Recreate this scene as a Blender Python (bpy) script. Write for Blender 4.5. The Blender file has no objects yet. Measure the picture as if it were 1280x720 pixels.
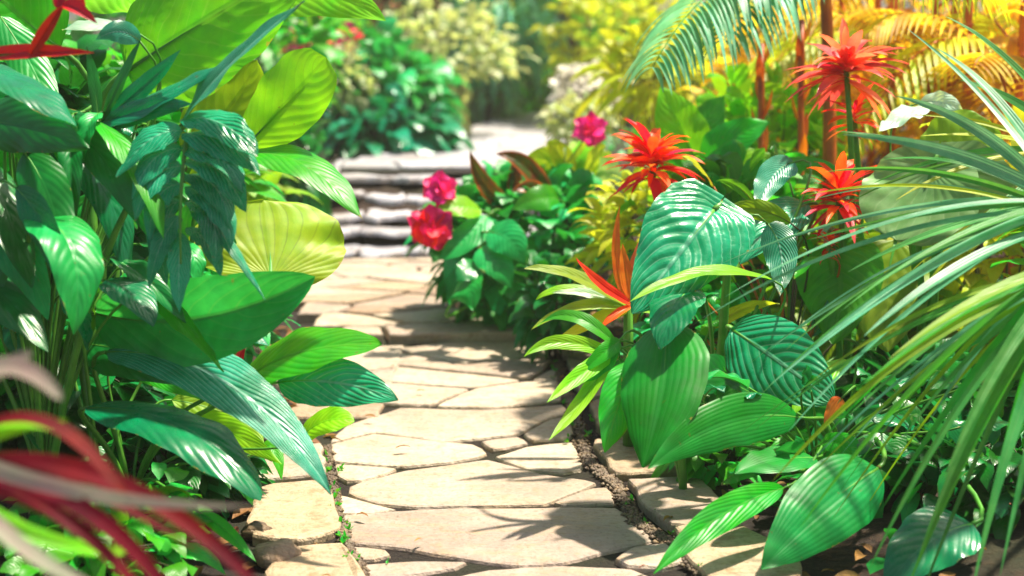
import bpy, math, random
from mathutils import Vector, Matrix, noise
R = random.Random(7)
rad = math.radians
sc = bpy.context.scene
col = sc.collection

# ------------------------------------------------------------------ camera
FPX = 1758.0
EYE = Vector((0, 0, 1.12))
PITCH = math.atan(300 / FPX)
FW = Vector((0, math.cos(PITCH), -math.sin(PITCH)))
UP = Vector((0, math.sin(PITCH), math.cos(PITCH)))
RT = Vector((1, 0, 0))
def P(px, py, d):
    return EYE + d * (FW + RT * ((px - 640) / FPX) + UP * ((360 - py) / FPX))
def G(px, py, z=0.0):
    r = FW + RT * ((px - 640) / FPX) + UP * ((360 - py) / FPX)
    t = (z - EYE.z) / r.z
    return EYE + r * t
cd = bpy.data.cameras.new('camera')
cam = bpy.data.objects.new('camera', cd); col.objects.link(cam)
cam.location = EYE; cam.rotation_euler = (math.pi / 2 - PITCH, 0, 0)
cd.sensor_width = 36; cd.lens = 36 * FPX / 1280
cd.clip_start = 0.05; cd.clip_end = 500
cd.dof.use_dof = True; cd.dof.focus_distance = 3.45; cd.dof.aperture_fstop = 2.0
sc.camera = cam

# ------------------------------------------------------------------ light
SUN_EL, SUN_AZ = 69, 62        # azimuth clockwise from +Y: a high sun to the right of the path
w = bpy.data.worlds.new('World'); sc.world = w; w.use_nodes = True
nt = w.node_tree
sky = nt.nodes.new('ShaderNodeTexSky'); sky.sky_type = 'NISHITA'; sky.sun_disc = False
sky.sun_elevation = rad(SUN_EL); sky.sun_rotation = rad(SUN_AZ)
sky.dust_density = 3.0; sky.air_density = 1.0; sky.ozone_density = 0.7
bg = nt.nodes['Background']; bg.inputs[1].default_value = 0.07
nt.links.new(sky.outputs[0], bg.inputs[0])
sd = bpy.data.lights.new('sun', 'SUN'); sd.energy = 5.0; sd.angle = rad(2.0); sd.color = (1, .90, .74)
so = bpy.data.objects.new('sun', sd); col.objects.link(so)
tosun = Vector((math.sin(rad(SUN_AZ)) * math.cos(rad(SUN_EL)), math.cos(rad(SUN_AZ)) * math.cos(rad(SUN_EL)), math.sin(rad(SUN_EL))))
so.rotation_euler = tosun.to_track_quat('Z', 'Y').to_euler()
sc.view_settings.view_transform = 'Standard'; sc.view_settings.look = 'None'
sc.view_settings.exposure = 1.12; sc.view_settings.gamma = 1
sc.render.engine = 'CYCLES'
sc.cycles.max_bounces = 8; sc.cycles.transmission_bounces = 6; sc.cycles.diffuse_bounces = 4

# ------------------------------------------------------------------ materials
def hexc(h, k=1.0):
    c = [int(h[i:i + 2], 16) / 255 for i in (0, 2, 4)]
    return tuple([min(1, (x / 12.92 if x <= .04045 else ((x + .055) / 1.055) ** 2.4) * k) for x in c]) + (1,)
class NT:
    def __init__(s, name):
        s.m = bpy.data.materials.new(name); s.m.use_nodes = True
        s.t = s.m.node_tree; s.t.nodes.clear()
        s.out = s.n('ShaderNodeOutputMaterial')
    def n(s, typ, **kw):
        x = s.t.nodes.new(typ)
        for k, v in kw.items(): setattr(x, k, v)
        return x
    def l(s, a, b): s.t.links.new(a, b)
    def val(s, x, sock):
        if isinstance(x, (int, float, tuple)): sock.default_value = x
        else: s.l(x, sock)
    def math(s, op, a, b=None, c=None, clamp=False):
        x = s.n('ShaderNodeMath', operation=op, use_clamp=clamp)
        s.val(a, x.inputs[0])
        if b is not None: s.val(b, x.inputs[1])
        if c is not None: s.val(c, x.inputs[2])
        return x.outputs[0]
    def mix(s, f, a, b):
        x = s.n('ShaderNodeMix', data_type='RGBA')
        s.val(f, x.inputs[0]); s.val(a, x.inputs[6]); s.val(b, x.inputs[7])
        return x.outputs[2]
    def noise(s, vec, scale, detail=3, rough=.5):
        x = s.n('ShaderNodeTexNoise'); x.inputs['Scale'].default_value = scale
        x.inputs['Detail'].default_value = detail; x.inputs['Roughness'].default_value = rough
        if vec is not None: s.l(vec, x.inputs['Vector'])
        return x.outputs[0]
    def ramp(s, f, a, b):
        x = s.n('ShaderNodeMapRange', interpolation_type='SMOOTHSTEP'); s.l(f, x.inputs[0])
        x.inputs[1].default_value = a; x.inputs[2].default_value = b
        return x.outputs[0]

def leafmat(name, c, c2, vein, nv=9, slant=.35, mode='pinnate', transl=.35, tcol=None, rough=.36, bump=.35, veinmix=.45, edge=None, streak=None, spec=.5, und=1.0):
    """c / c2 mottled blade colours, vein the vein colour"""
    s = NT(name)
    uv = s.n('ShaderNodeUVMap', uv_map='uv').outputs[0]
    sep = s.n('ShaderNodeSeparateXYZ'); s.l(uv, sep.inputs[0])
    u = sep.outputs[0]; v = sep.outputs[1]
    av = s.math('ABSOLUTE', s.math('MULTIPLY_ADD', v, 2, -1))
    geo = s.n('ShaderNodeNewGeometry')
    tc = s.n('ShaderNodeTexCoord')
    rnd = s.n('ShaderNodeAttribute', attribute_name='rnd').outputs[2]
    nz = s.noise(tc.outputs['Object'], 16, 4, .6)
    if mode == 'pinnate':
        wob = s.math('MULTIPLY', s.noise(tc.outputs['Object'], 9, 1), .12)
        ph = s.math('MULTIPLY', s.math('ADD', s.math('SUBTRACT', u, s.math('MULTIPLY', s.math('POWER', av, 1.3), slant)), wob), nv)
    elif mode == 'parallel':
        ph = s.math('MULTIPLY', av, nv)
    else:  # radial from the stalk
        ang = s.math('ARCTAN2', s.math('SUBTRACT', v, .5), s.math('ADD', u, .02))
        ph = s.math('MULTIPLY', ang, nv / 2.4)
    fr = s.math('ABSOLUTE', s.math('SUBTRACT', s.math('FRACT', ph), .5))      # 0 at a vein
    vn = s.math('SUBTRACT', 1, s.ramp(fr, 0.0, .10))
    mid = s.math('SUBTRACT', 1, s.ramp(av, .02, .07))
    vall = s.math('MAXIMUM', vn, mid) if mode != 'radial' else vn
    base = s.mix(s.ramp(nz, .32, .68), c, c2)
    lowf = s.noise(tc.outputs['Object'], 4.5, 3, .6)
    pv = s.n('ShaderNodeHueSaturation'); s.l(s.math('MULTIPLY_ADD', lowf, .06, .47), pv.inputs['Hue']); s.l(s.math('MULTIPLY_ADD', lowf, 1.7, .2), pv.inputs['Value']); s.l(base, pv.inputs['Color'])
    base = pv.outputs[0]
    hsv = s.n('ShaderNodeHueSaturation')
    s.l(s.math('MULTIPLY_ADD', rnd, .05, .475), hsv.inputs['Hue'])
    s.l(s.math('MULTIPLY_ADD', rnd, .7, .65), hsv.inputs['Value'])
    s.l(base, hsv.inputs['Color'])
    base = hsv.outputs[0]
    if streak:
        base = s.mix(s.ramp(s.noise(uv, 5, 3), .45, .6), base, streak)
    if edge:
        base = s.mix(s.ramp(av, .6, .95), base, edge)
    # blemishes, small brown freckles
    sp = s.ramp(s.noise(tc.outputs['Object'], 60, 2), .70, .78)
    base = s.mix(s.math('MULTIPLY', sp, .5), base, hexc('6b5a22'))
    wear = s.math('ADD', s.math('MAXIMUM', av, s.math('MULTIPLY', u, .99)), s.math('MULTIPLY_ADD', s.noise(tc.outputs['Object'], 22, 4, .7), .60, -.30))
    base = s.mix(s.math('MULTIPLY', s.ramp(wear, 1.02, 1.08), .75), base, hexc('a88a3c'))
    colr = s.mix(s.math('MULTIPLY', vall, s.math('MULTIPLY', s.math('MULTIPLY_ADD', nz, 1.4, .0), veinmix * .62)), base, vein)
    bh = s.math('ADD', s.math('MULTIPLY', s.ramp(fr, 0, .45), 1.0), s.math('ADD', s.math('MULTIPLY_ADD', s.noise(tc.outputs['Object'], 7, 2), 9 * und, s.math('MULTIPLY', nz, 1.3)), s.math('MULTIPLY', mid, .8)))
    bp = s.n('ShaderNodeBump'); bp.inputs['Strength'].default_value = bump * .5; bp.inputs['Distance'].default_value = .006
    s.l(bh, bp.inputs['Height'])
    pr = s.n('ShaderNodeBsdfPrincipled')
    s.l(colr, pr.inputs['Base Color']); s.l(bp.outputs[0], pr.inputs['Normal'])
    s.l(s.math('MULTIPLY_ADD', nz, .22, rough - .1), pr.inputs['Roughness'])
    pr.inputs['Specular IOR Level'].default_value = spec
    tr = s.n('ShaderNodeBsdfTranslucent')
    tmul = s.n('ShaderNodeMix', data_type='RGBA', blend_type='MULTIPLY'); tmul.inputs[0].default_value = 1
    g = s.n('ShaderNodeGamma'); g.inputs[1].default_value = .62; s.l(colr, g.inputs[0])
    s.l(g.outputs[0], tmul.inputs[6]); tmul.inputs[7].default_value = tcol or (1, 1, .35, 1)
    s.l(tmul.outputs[2], tr.inputs[0]); s.l(bp.outputs[0], tr.inputs['Normal'])
    mx = s.n('ShaderNodeMixShader'); mx.inputs[0].default_value = transl
    s.l(pr.outputs[0], mx.inputs[1]); s.l(tr.outputs[0], mx.inputs[2]); s.l(mx.outputs[0], s.out.inputs[0])
    return s.m
M = {}
M['emerald'] = leafmat('emerald leaf', hexc('0c9038'), hexc('16a844'), hexc('4fb55a'), transl=.3)
M['green'] = leafmat('green leaf', hexc('38ac10'), hexc('24981c'), hexc('7cc840'), nv=11, transl=.42)
M['bright'] = leafmat('bright green leaf', hexc('4cd00c'), hexc('38c014'), hexc('98dc50'), nv=12, transl=.6, rough=.42, tcol=(.9, 1, .3, 1))
M['umbrella'] = leafmat('grey green umbrella leaf', hexc('6a9450'), hexc('7fa468'), hexc('bcd4a0'), nv=15, mode='radial', transl=.35, rough=.36, bump=.4, veinmix=.5)
M['lime'] = leafmat('lime leaf', hexc('74cc10'), hexc('90d814'), hexc('4f9a10'), nv=9, transl=.45, rough=.4, tcol=(.85, 1, .25, 1))
M['olive'] = leafmat('olive leaf', hexc('78a410'), hexc('8cb012'), hexc('56701a'), nv=8, transl=.45, rough=.45, tcol=(.85, 1, .25, 1))
M['yellow'] = leafmat('yellow round leaf', hexc('a4c00a'), hexc('8cb40c'), hexc('4a5a10'), nv=19, mode='radial', transl=.5, rough=.5, veinmix=.8)
M['teal'] = leafmat('teal glossy leaf', hexc('00804c'), hexc('006a44'), hexc('2f8a66'), nv=9, transl=.2, rough=.27, bump=.3, tcol=(.8, 1, .4, 1))
M['dark'] = leafmat('dark green leaf', hexc('0c7828'), hexc('0a6420'), hexc('2f8436'), nv=9, transl=.25, rough=.3, bump=.22)
M['silver'] = leafmat('silvery teal leaf', hexc('148058'), hexc('2c9474'), hexc('c4e8d8'), nv=13, slant=.5, transl=.25, rough=.3, bump=.7, veinmix=.9, tcol=(.7, 1, .5, 1))
M['pale'] = leafmat('pale leaf', hexc('9cc7a8'), hexc('c2dcc0'), hexc('e8f0dc'), nv=8, transl=.35)
M['pleated'] = leafmat('pleated teal leaf', hexc('008c58'), hexc('10a070'), hexc('a8dcc4'), nv=9, slant=.45, transl=.28, rough=.27, bump=.8, veinmix=.7)
M['hosta'] = leafmat('ribbed green leaf', hexc('109030'), hexc('0c7c28'), hexc('58b868'), nv=6.5, mode='parallel', transl=.3, rough=.4, bump=.22, veinmix=.25, spec=.35)
M['palm'] = leafmat('palm blade', hexc('2c8c30'), hexc('4ca044'), hexc('c0d890'), nv=2.5, mode='parallel', transl=.4, rough=.4, bump=.5, spec=.4)
M['palmteal'] = leafmat('blue green palm blade', hexc('4ca878'), hexc('70bc90'), hexc('cfe6c8'), nv=2.5, mode='parallel', transl=.4, rough=.35, tcol=(.9, 1, .6, 1))
M['gold'] = leafmat('golden palm leaf', hexc('f0b010'), hexc('e0c418'), hexc('f0d860'), nv=3, mode='parallel', transl=.62, rough=.45, tcol=(1, .9, .35, 1))  # golden leaf colour carries the sun glow of the upper right
M['goldgreen'] = leafmat('yellow green leaf', hexc('b4c814'), hexc('ccd01c'), hexc('dce070'), nv=6, transl=.5, rough=.42)
M['red'] = leafmat('red bract', hexc('f8200e'), hexc('ff5018'), hexc('f86038'), nv=3, mode='parallel', transl=.5, tcol=(1, .35, .2, 1), rough=.4)
M['crimson'] = leafmat('crimson strap leaf', hexc('520410'), hexc('6a0818'), hexc('a82040'), nv=3, mode='parallel', transl=.35, tcol=(1, .3, .35, 1), rough=.62, spec=.2)
M['scarlet'] = leafmat('scarlet waxy bract', hexc('b80c1c'), hexc('cc1824'), hexc('e04848'), nv=6, slant=.6, transl=.12, tcol=(1, .25, .25, 1), rough=.32, bump=.6)
M['pinkred'] = leafmat('coral bract', hexc('f0503c'), hexc('f87c60'), hexc('f8a890'), nv=3, mode='parallel', transl=.4, tcol=(1, .5, .35, 1))
M['orange'] = leafmat('orange bract', hexc('e06414'), hexc('f08a1c'), hexc('f8c040'), nv=3, mode='parallel', transl=.4, tcol=(1, .6, .2, 1))
M['bronze'] = leafmat('bronze leaf', hexc('6e2c12'), hexc('2f5a1c'), hexc('c05a20'), nv=7, transl=.3, tcol=(1, .6, .2, 1), edge=hexc('c4541c'))
M['magenta'] = leafmat('magenta petal', hexc('f01480'), hexc('f83090'), hexc('f860a0'), nv=5, mode='parallel', transl=.35, tcol=(1, .3, .7, 1), rough=.5, veinmix=.2)
M['rose'] = leafmat('rose red petal', hexc('dc0850'), hexc('e81468'), hexc('f05090'), nv=5, mode='parallel', transl=.35, tcol=(1, .3, .5, 1), rough=.5, veinmix=.2)
M['cream'] = leafmat('cream variegated leaf', hexc('b4c890'), hexc('6a9c5c'), hexc('f0ecd0'), nv=5, transl=.4, rough=.45, streak=hexc('efe8c0'))
M['white'] = leafmat('white petal', hexc('ece6dc'), hexc('dcd8c8'), hexc('f8f4ec'), nv=4, transl=.4, tcol=(1, 1, .9, 1), rough=.5)
M['pinkwhite'] = leafmat('pink white strap leaf', hexc('a48c88'), hexc('98a088'), hexc('9cb890'), nv=3, mode='parallel', transl=.4, tcol=(1, .9, .8, 1), rough=.6, spec=.2)
M['greygreen'] = leafmat('grey green leaf', hexc('88b484'), hexc('a8c8a0'), hexc('b8ccb0'), nv=5, transl=.3, rough=.5)
M['bluegreen'] = leafmat('blue green needle spray', hexc('6cc8a0'), hexc('98dcc0'), hexc('a0dcc0'), nv=5, transl=.55, rough=.5, tcol=(.8, 1, .6, 1))
M['stemgreen'] = leafmat('green stalk', hexc('3f8424'), hexc('5a9a30'), hexc('80b850'), nv=3, mode='parallel', transl=.05, rough=.4)
M['stemdark'] = leafmat('dark stalk', hexc('2c3a1a'), hexc('40421e'), hexc('5a5030'), nv=3, mode='parallel', transl=.02, rough=.5)
M['stemorange'] = leafmat('orange cane', hexc('b4501a'), hexc('c4661c'), hexc('e09040'), nv=3, mode='parallel', transl=.02, rough=.45)
M['dry'] = leafmat('dry leaf', hexc('8a5a2a'), hexc('6a4420'), hexc('b08a50'), nv=5, transl=.2, rough=.7)

def barkmat():
    s = NT('bark'); tc = s.n('ShaderNodeTexCoord')
    mp = s.n('ShaderNodeMapping'); mp.inputs['Scale'].default_value = (14, 14, 3); s.l(tc.outputs['Object'], mp.inputs[0])
    nz = s.noise(mp.outputs[0], 3, 6, .65)
    pr = s.n('ShaderNodeBsdfPrincipled'); pr.inputs['Roughness'].default_value = .85
    s.l(s.mix(s.ramp(nz, .35, .65), hexc('4a2e1a'), hexc('8a6038')), pr.inputs['Base Color'])
    bp = s.n('ShaderNodeBump'); bp.inputs['Strength'].default_value = .8; bp.inputs['Distance'].default_value = .02
    s.l(nz, bp.inputs['Height']); s.l(bp.outputs[0], pr.inputs['Normal']); s.l(pr.outputs[0], s.out.inputs[0])
    return s.m
M['bark'] = barkmat()
def stonemat(name, a, b, stain, grain=1.0):
    s = NT(name); tc = s.n('ShaderNodeTexCoord'); geo = s.n('ShaderNodeNewGeometry')
    oi = s.n('ShaderNodeAttribute', attribute_name='rnd').outputs[2]
    pos = geo.outputs['Position']
    big = s.noise(pos, 5, 4, .6); fine = s.noise(pos, 70, 5, .7); mid = s.noise(pos, 22, 4, .6)
    base = s.mix(s.ramp(big, .3, .7), a, b); huge = s.noise(pos, 2.2, 5, .65); base = s.mix(s.math('MULTIPLY', s.ramp(huge, .48, .62), .45), base, hexc('8c7c6c'))
    hsv = s.n('ShaderNodeHueSaturation'); hsv.inputs['Saturation'].default_value = 1
    s.l(s.math('MULTIPLY_ADD', oi, .4, .8), hsv.inputs['Value']); s.l(s.math('MULTIPLY_ADD', oi, .025, .4875), hsv.inputs['Hue'])
    s.l(base, hsv.inputs['Color'])
    base = s.mix(s.math('MULTIPLY', s.ramp(mid, .5, .7), .6), hsv.outputs[0], stain)
    mp = s.n('ShaderNodeMapping'); mp.inputs['Scale'].default_value = (1.3, 9, 3); mp.inputs['Rotation'].default_value = (0, 0, .12); s.l(pos, mp.inputs[0])
    lay = s.noise(mp.outputs[0], 3.2, 5, .6)
    base = s.mix(s.math('MULTIPLY', s.ramp(lay, .52, .62), .30), base, hexc('b4946c'))
    base = s.mix(s.math('MULTIPLY', s.ramp(fine, .48, .7), .5), base, hexc('6a5a48'))
    pr = s.n('ShaderNodeBsdfPrincipled'); s.l(base, pr.inputs['Base Color'])
    s.l(s.math('MULTIPLY_ADD', big, .3, .42), pr.inputs['Roughness'])
    h = s.math('ADD', s.math('MULTIPLY', fine, .35), s.math('ADD', s.math('MULTIPLY', mid, .7), s.math('MULTIPLY', lay, 1.6)))
    bp = s.n('ShaderNodeBump'); bp.inputs['Strength'].default_value = .9 * grain; bp.inputs['Distance'].default_value = .012
    s.l(h, bp.inputs['Height']); s.l(bp.outputs[0], pr.inputs['Normal']); s.l(pr.outputs[0], s.out.inputs[0])
    return s.m
M['stone'] = stonemat('sandstone slab', hexc('bfae9a'), hexc('ab9a8a'), hexc('a08868'))
M['tan'] = stonemat('tan sandstone', hexc('a88e74'), hexc('b29c82'), hexc('8a6840'), 1.3)
M['grey'] = stonemat('pale grey stone', hexc('bcbcc4'), hexc('a4a4ae'), hexc('807a76'), 1.3)
def soil(name, a, b, sc_):
    s = NT(name); geo = s.n('ShaderNodeNewGeometry'); pos = geo.outputs['Position']
    n1 = s.noise(pos, sc_, 6, .7); n2 = s.noise(pos, 2.5, 3)
    c = s.mix(s.ramp(n1, .35, .68), a, b)
    c = s.mix(s.math('MULTIPLY', s.ramp(n2, .45, .65), .5), c, hexc('2c3a18'))
    pr = s.n('ShaderNodeBsdfPrincipled'); pr.inputs['Roughness'].default_value = .95; s.l(c, pr.inputs['Base Color'])
    bp = s.n('ShaderNodeBump'); bp.inputs['Strength'].default_value = .9; bp.inputs['Distance'].default_value = .03
    s.l(n1, bp.inputs['Height']); s.l(bp.outputs[0], pr.inputs['Normal']); s.l(pr.outputs[0], s.out.inputs[0])
    return s.m
M['soil'] = soil('dark garden soil', hexc('22170f'), hexc('463222'), 38)
M['mortar'] = soil('dark joint fill', hexc('1c1510'), hexc('382c22'), 90)
M['gravel'] = stonemat('gravel', hexc('6c5a44'), hexc('443628'), hexc('281f18'))

# ------------------------------------------------------------------ mesh builder
class MB:
    def __init__(s): s.v = []; s.f = []; s.uv = []; s.r = []
    def grid(s, pts, nu, nv, uvf, rnd):
        o = len(s.v)
        s.v += pts
        for i in range(nu + 1):
            for j in range(nv + 1): s.uv.append(uvf(i / nu, j / nv)); s.r.append(rnd)
        w = nv + 1
        for i in range(nu):
            for j in range(nv):
                a = o + i * w + j
                s.f.append((a, a + 1, a + w + 1, a + w))
    def tube(s, pts, r0, r1, rnd=.5, seg=7):
        o = len(s.v); n = len(pts)
        for i, p in enumerate(pts):
            t = (pts[min(i + 1, n - 1)] - pts[max(i - 1, 0)]).normalized()
            a = t.cross(Vector((.31, .2, .93))); a = a.normalized() if a.length > 1e-4 else Vector((1, 0, 0))
            b = t.cross(a)
            k = i / (n - 1); r = r0 + (r1 - r0) * k
            for j in range(seg):
                th = 2 * math.pi * j / seg
                s.v.append(p + (a * math.cos(th) + b * math.sin(th)) * r); s.uv.append((k, abs(j / seg - .5) * 2)); s.r.append(rnd)
        for i in range(n - 1):
            for j in range(seg):
                s.f.append((o + i * seg + j, o + i * seg + (j + 1) % seg, o + (i + 1) * seg + (j + 1) % seg, o + (i + 1) * seg + j))
        s.f.append(tuple(o + j for j in range(seg))[::-1]); s.f.append(tuple(o + (n - 1) * seg + j for j in range(seg)))
    def build(s, name, mat, parent=None, origin=None, smooth=True):
        o = Vector(origin) if origin is not None else Vector((0, 0, 0))
        me = bpy.data.meshes.new(name)
        me.from_pydata([tuple(p - o) for p in s.v], [], s.f)
        ul = me.uv_layers.new(name='uv')
        buf = [0.0] * (2 * len(me.loops)); vi = [0] * len(me.loops)
        me.loops.foreach_get('vertex_index', vi)
        for k, q in enumerate(vi): buf[2 * k], buf[2 * k + 1] = s.uv[q]
        ul.data.foreach_set('uv', buf)
        at = me.attributes.new('rnd', 'FLOAT', 'POINT'); at.data.foreach_set('value', s.r)
        if smooth: me.polygons.foreach_set('use_smooth', [True] * len(me.polygons))
        me.materials.append(mat); me.update()
        ob = bpy.data.objects.new(name, me); col.objects.link(ob)
        if parent is not None:
            ob.parent = parent
            pw = world_of(parent)
            ob.location = o - pw
        else: ob.location = o
        ob['wx'], ob['wy'], ob['wz'] = o
        return ob
def world_of(o):
    return Vector((o['wx'], o['wy'], o['wz']))
ROOTS = []
def thing(name, label, cat, loc, group=None, kind=None):
    o = bpy.data.objects.new(name, None); col.objects.link(o); o.empty_display_size = .1
    o.location = loc; o['wx'], o['wy'], o['wz'] = loc
    o['label'] = label; o['category'] = cat
    if group: o['group'] = group
    if kind: o['kind'] = kind
    return o
def bez(p0, p1, p2, t): return p0 * (1 - t) ** 2 + p1 * (2 * t * (1 - t)) + p2 * t * t
def bezt(p0, p1, p2, t): return ((p1 - p0) * (1 - t) + (p2 - p1) * t)

PROF = {
    'lance': (.6, .95), 'ovate': (.5, .85), 'ellip': (.55, .68), 'obov': (.75, .38), 'heart': (.3, .8), 'round': (.45, .4), 'strap': (.18, .35), 'blade': (.3, .8),
}
def prof(kind, u):
    a, b = PROF[kind]
    m = (a / (a + b)) ** a * (b / (a + b)) ** b
    return (max(u, 0) ** a) * (max(1 - u, 0) ** b) / m
def leaf(mb, p0, p1, p2, width, n, kind='ovate', fold=.2, curl=.12, wave=.0, pleat=0., nple=8, nu=5, nv=2, lobe=0., rnd=.5, seed=0, twist=0., rag=0.):
    """one leaf blade; nv columns per half"""
    pts = []
    ph = seed * 1.7
    length = (p2 - p0).length
    cf, sf = math.cos(fold), math.sin(fold)
    for i in range(nu + 1):
        u = i / nu
        c = bez(p0, p1, p2, u); t = bezt(p0, p1, p2, u)
        if t.length < 1e-6: t = p2 - p0
        t = t.normalized()
        N = n - t * n.dot(t)
        if N.length < 1e-3: N = Vector((0, 0, 1)) - t * t.z
        N.normalize()
        if twist: N = Matrix.Rotation(twist * (u - .3), 3, t) @ N
        B = t.cross(N)
        hw = max(prof(kind, u), .015) * width / 2
        if lobe: hw *= 1
        for j in range(-nv, nv + 1):
            v = j / nv; av = abs(v)
            q = c + B * (v * hw * cf) + N * (av * hw * sf - curl * v * v * hw)
            if rag: q += B * (v * hw * rag * noise.noise(Vector((u * 9, v * 2 + seed, seed))))
            if wave: q += N * (wave * width * av * av * (math.sin(u * 13 + ph + (2 if v > 0 else 0)) + .6 * math.sin(u * 23 + ph * 2)) * .5)
            if pleat: q += N * (pleat * width * (av ** .6) * (2 / math.pi) * math.asin(.98 * math.sin((u - .45 * av) * nple * 2 * math.pi)) * (1 - .5 * u))
            if lobe: q -= t * (lobe * length * (av ** 1.4) * (1 - u) ** 3)
            pts.append(q)
    mb.grid(pts, nu, 2 * nv, lambda a, b: (a, b), rnd)

GRAV = Vector((0, 0, -1))
def hleaf(plant, mat, base, ctrl, tip, wpx, roll=0, kind='ovate', root=None, stalk=True, name='leaf', fold=.18, curl=.15, wave=.05, pleat=0., nple=8, lobe=0., twist=0., rag=.05, smat='stemgreen', label=None, sr=None):
    p0, p1, p2 = P(*base), P(*ctrl), P(*tip)
    dm = (base[2] + tip[2]) / 2
    width = wpx * dm / FPX / max(.35, math.cos(rad(roll))) * 1.0
    ax = (p2 - p0).normalized()
    tc = (EYE - (p0 + p2) / 2).normalized() + Vector((0, 0, .65))
    n = (tc - ax * tc.dot(ax)).normalized()
    n = Matrix.Rotation(rad(roll), 3, ax) @ n
    sd_ = R.random() * 50
    mb = MB()
    leaf(mb, p0, p1, p2, width, n, kind, fold, curl, wave, pleat, nple, 34, 9, lobe, .25 + .5 * R.random(), sd_, twist, rag)
    ob = mb.build(name, M[mat], plant, p0)
    if label: ob['label'] = label
    # midrib as a raised rib under/over the blade
    if stalk:
        rt = root if root is not None else world_of(plant)
        k = (p0 - rt).length
        d0 = (p0 - p1).normalized()
        c1 = p0 + d0 * k * .25; c2 = rt + Vector((0, 0, k * .45)) + (p0 - rt) * .15
        pts = []
        for i in range(13):
            t = i / 12
            pts.append(rt * (1 - t) ** 3 + c2 * 3 * t * (1 - t) ** 2 + c1 * 3 * t * t * (1 - t) + p0 * t ** 3)
        r1 = sr or max(.0025, width * .03)
        # carries on as the midrib
        sb = MB(); sb.tube(pts, r1 * 1.8, r1, .5, 7)
        mr = [bez(p0, p1, p2, t / 8 * .8) - n * r1 * .6 for t in range(9)]
        sb.tube(mr, r1, r1 * .25, .6, 6)
        sb.build('stalk', M[smat], ob, rt)
    return ob

def cutleaf(plant, mat, rib, lobes, root=None, label=None):
    """torn leaf: a centre rib with separate fingers, each finger given by base, bend, tip and width"""
    p0, p1, p2 = (P(*q) for q in rib); mb = MB()
    for i, (b_, c_, t_, w_) in enumerate(lobes):
        a, c, e = P(*b_), P(*c_), P(*t_); ax = (e - a).normalized(); tc = (EYE - a).normalized() + Vector((.1, 0, .75))
        leaf(mb, a, c, e, w_ * b_[2] / FPX, (tc - ax * tc.dot(ax)).normalized(), 'lance' if i % 3 else 'ellip', R.uniform(-.3, .25), .2, .08, .0, 4, 20, 5, 0, .3 + .4 * R.random(), i * 3.1, R.uniform(-.9, .9), .25)
    ob = mb.build('leaf', M[mat], plant, p0)
    if label: ob['label'] = label
    rt = root if root is not None else world_of(plant); sb = MB()
    sb.tube([bez(rt, rt.lerp(p0, .5) + Vector((-.05, 0, .25)), p0, k / 10) for k in range(11)], .010, .006); sb.tube([bez(p0, p1, p2, k / 8) for k in range(9)], .006, .002)
    sb.build('stalk', M['stemgreen'], ob, rt)
    return ob
def lobed(plant, mat, base, ctrl, tip, wpx, nl=7, roll=0, droop=.3, root=None, label=None, lw=.5):
    """a deeply cut leaf: narrow centre and finger lobes on both sides, one mesh"""
    p0, p1, p2 = P(*base), P(*ctrl), P(*tip)
    dm = (base[2] + tip[2]) / 2; W = wpx * dm / FPX / 2 / math.cos(rad(roll))
    ax = (p2 - p0).normalized(); tc = (EYE - (p0 + p2) / 2).normalized() + Vector((0, 0, .3))
    n = (tc - ax * tc.dot(ax)).normalized(); n = Matrix.Rotation(rad(roll), 3, ax) @ n
    mb = MB(); L = (p2 - p0).length; rn = .3 + .4 * R.random()
    leaf(mb, p0, p1, p2, W * .5, n, 'lance', .1, .1, .0, 0, 1, 20, 3, 0, rn, 1)
    for i in range(nl):
        u = .08 + .84 * i / nl
        c = bez(p0, p1, p2, u); t = bezt(p0, p1, p2, u).normalized(); N = (n - t * n.dot(t)).normalized(); B = t.cross(N)
        env = math.sin(math.pi * min(1, (u * .8 + .18))) ** .7
        for s_ in (-1, 1):
            l = W * env * (0.9 + .25 * R.random())
            d = (B * s_ * .95 + t * (.25 + .5 * u) + N * .15).normalized()
            a = c - d * W * .05
            e = a + d * l + GRAV * l * droop * (.6 + .7 * R.random()) + t * l * .15
            m_ = a + d * l * .6 + N * l * .12
            leaf(mb, a, m_, e, L / nl * (1.25 + .3 * R.random()) * (.6 + lw), (N + B * s_ * .2).normalized(), 'blade', .22, .25, .05, 0, 1, 10, 3, 0, rn + .15 * (R.random() - .5), i)
    ob = mb.build('leaf', M[mat], plant, p0)
    if label: ob['label'] = label
    rt = root if root is not None else world_of(plant)
    pts = []
    k = (p0 - rt).length; c1 = p0 + (p0 - p1).normalized() * k * .2; c2 = rt + Vector((0, 0, k * .5))
    for i in range(13):
        t = i / 12
        pts.append(rt * (1 - t) ** 3 + c2 * 3 * t * (1 - t) ** 2 + c1 * 3 * t * t * (1 - t) + p0 * t ** 3)
    sb = MB(); sb.tube(pts, .010, .006); sb.tube([bez(p0, p1, p2, t / 8 * .9) + n * .002 for t in range(9)], .005, .001)
    sb.build('stalk', M['stemgreen'], ob, rt)
    return ob

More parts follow.
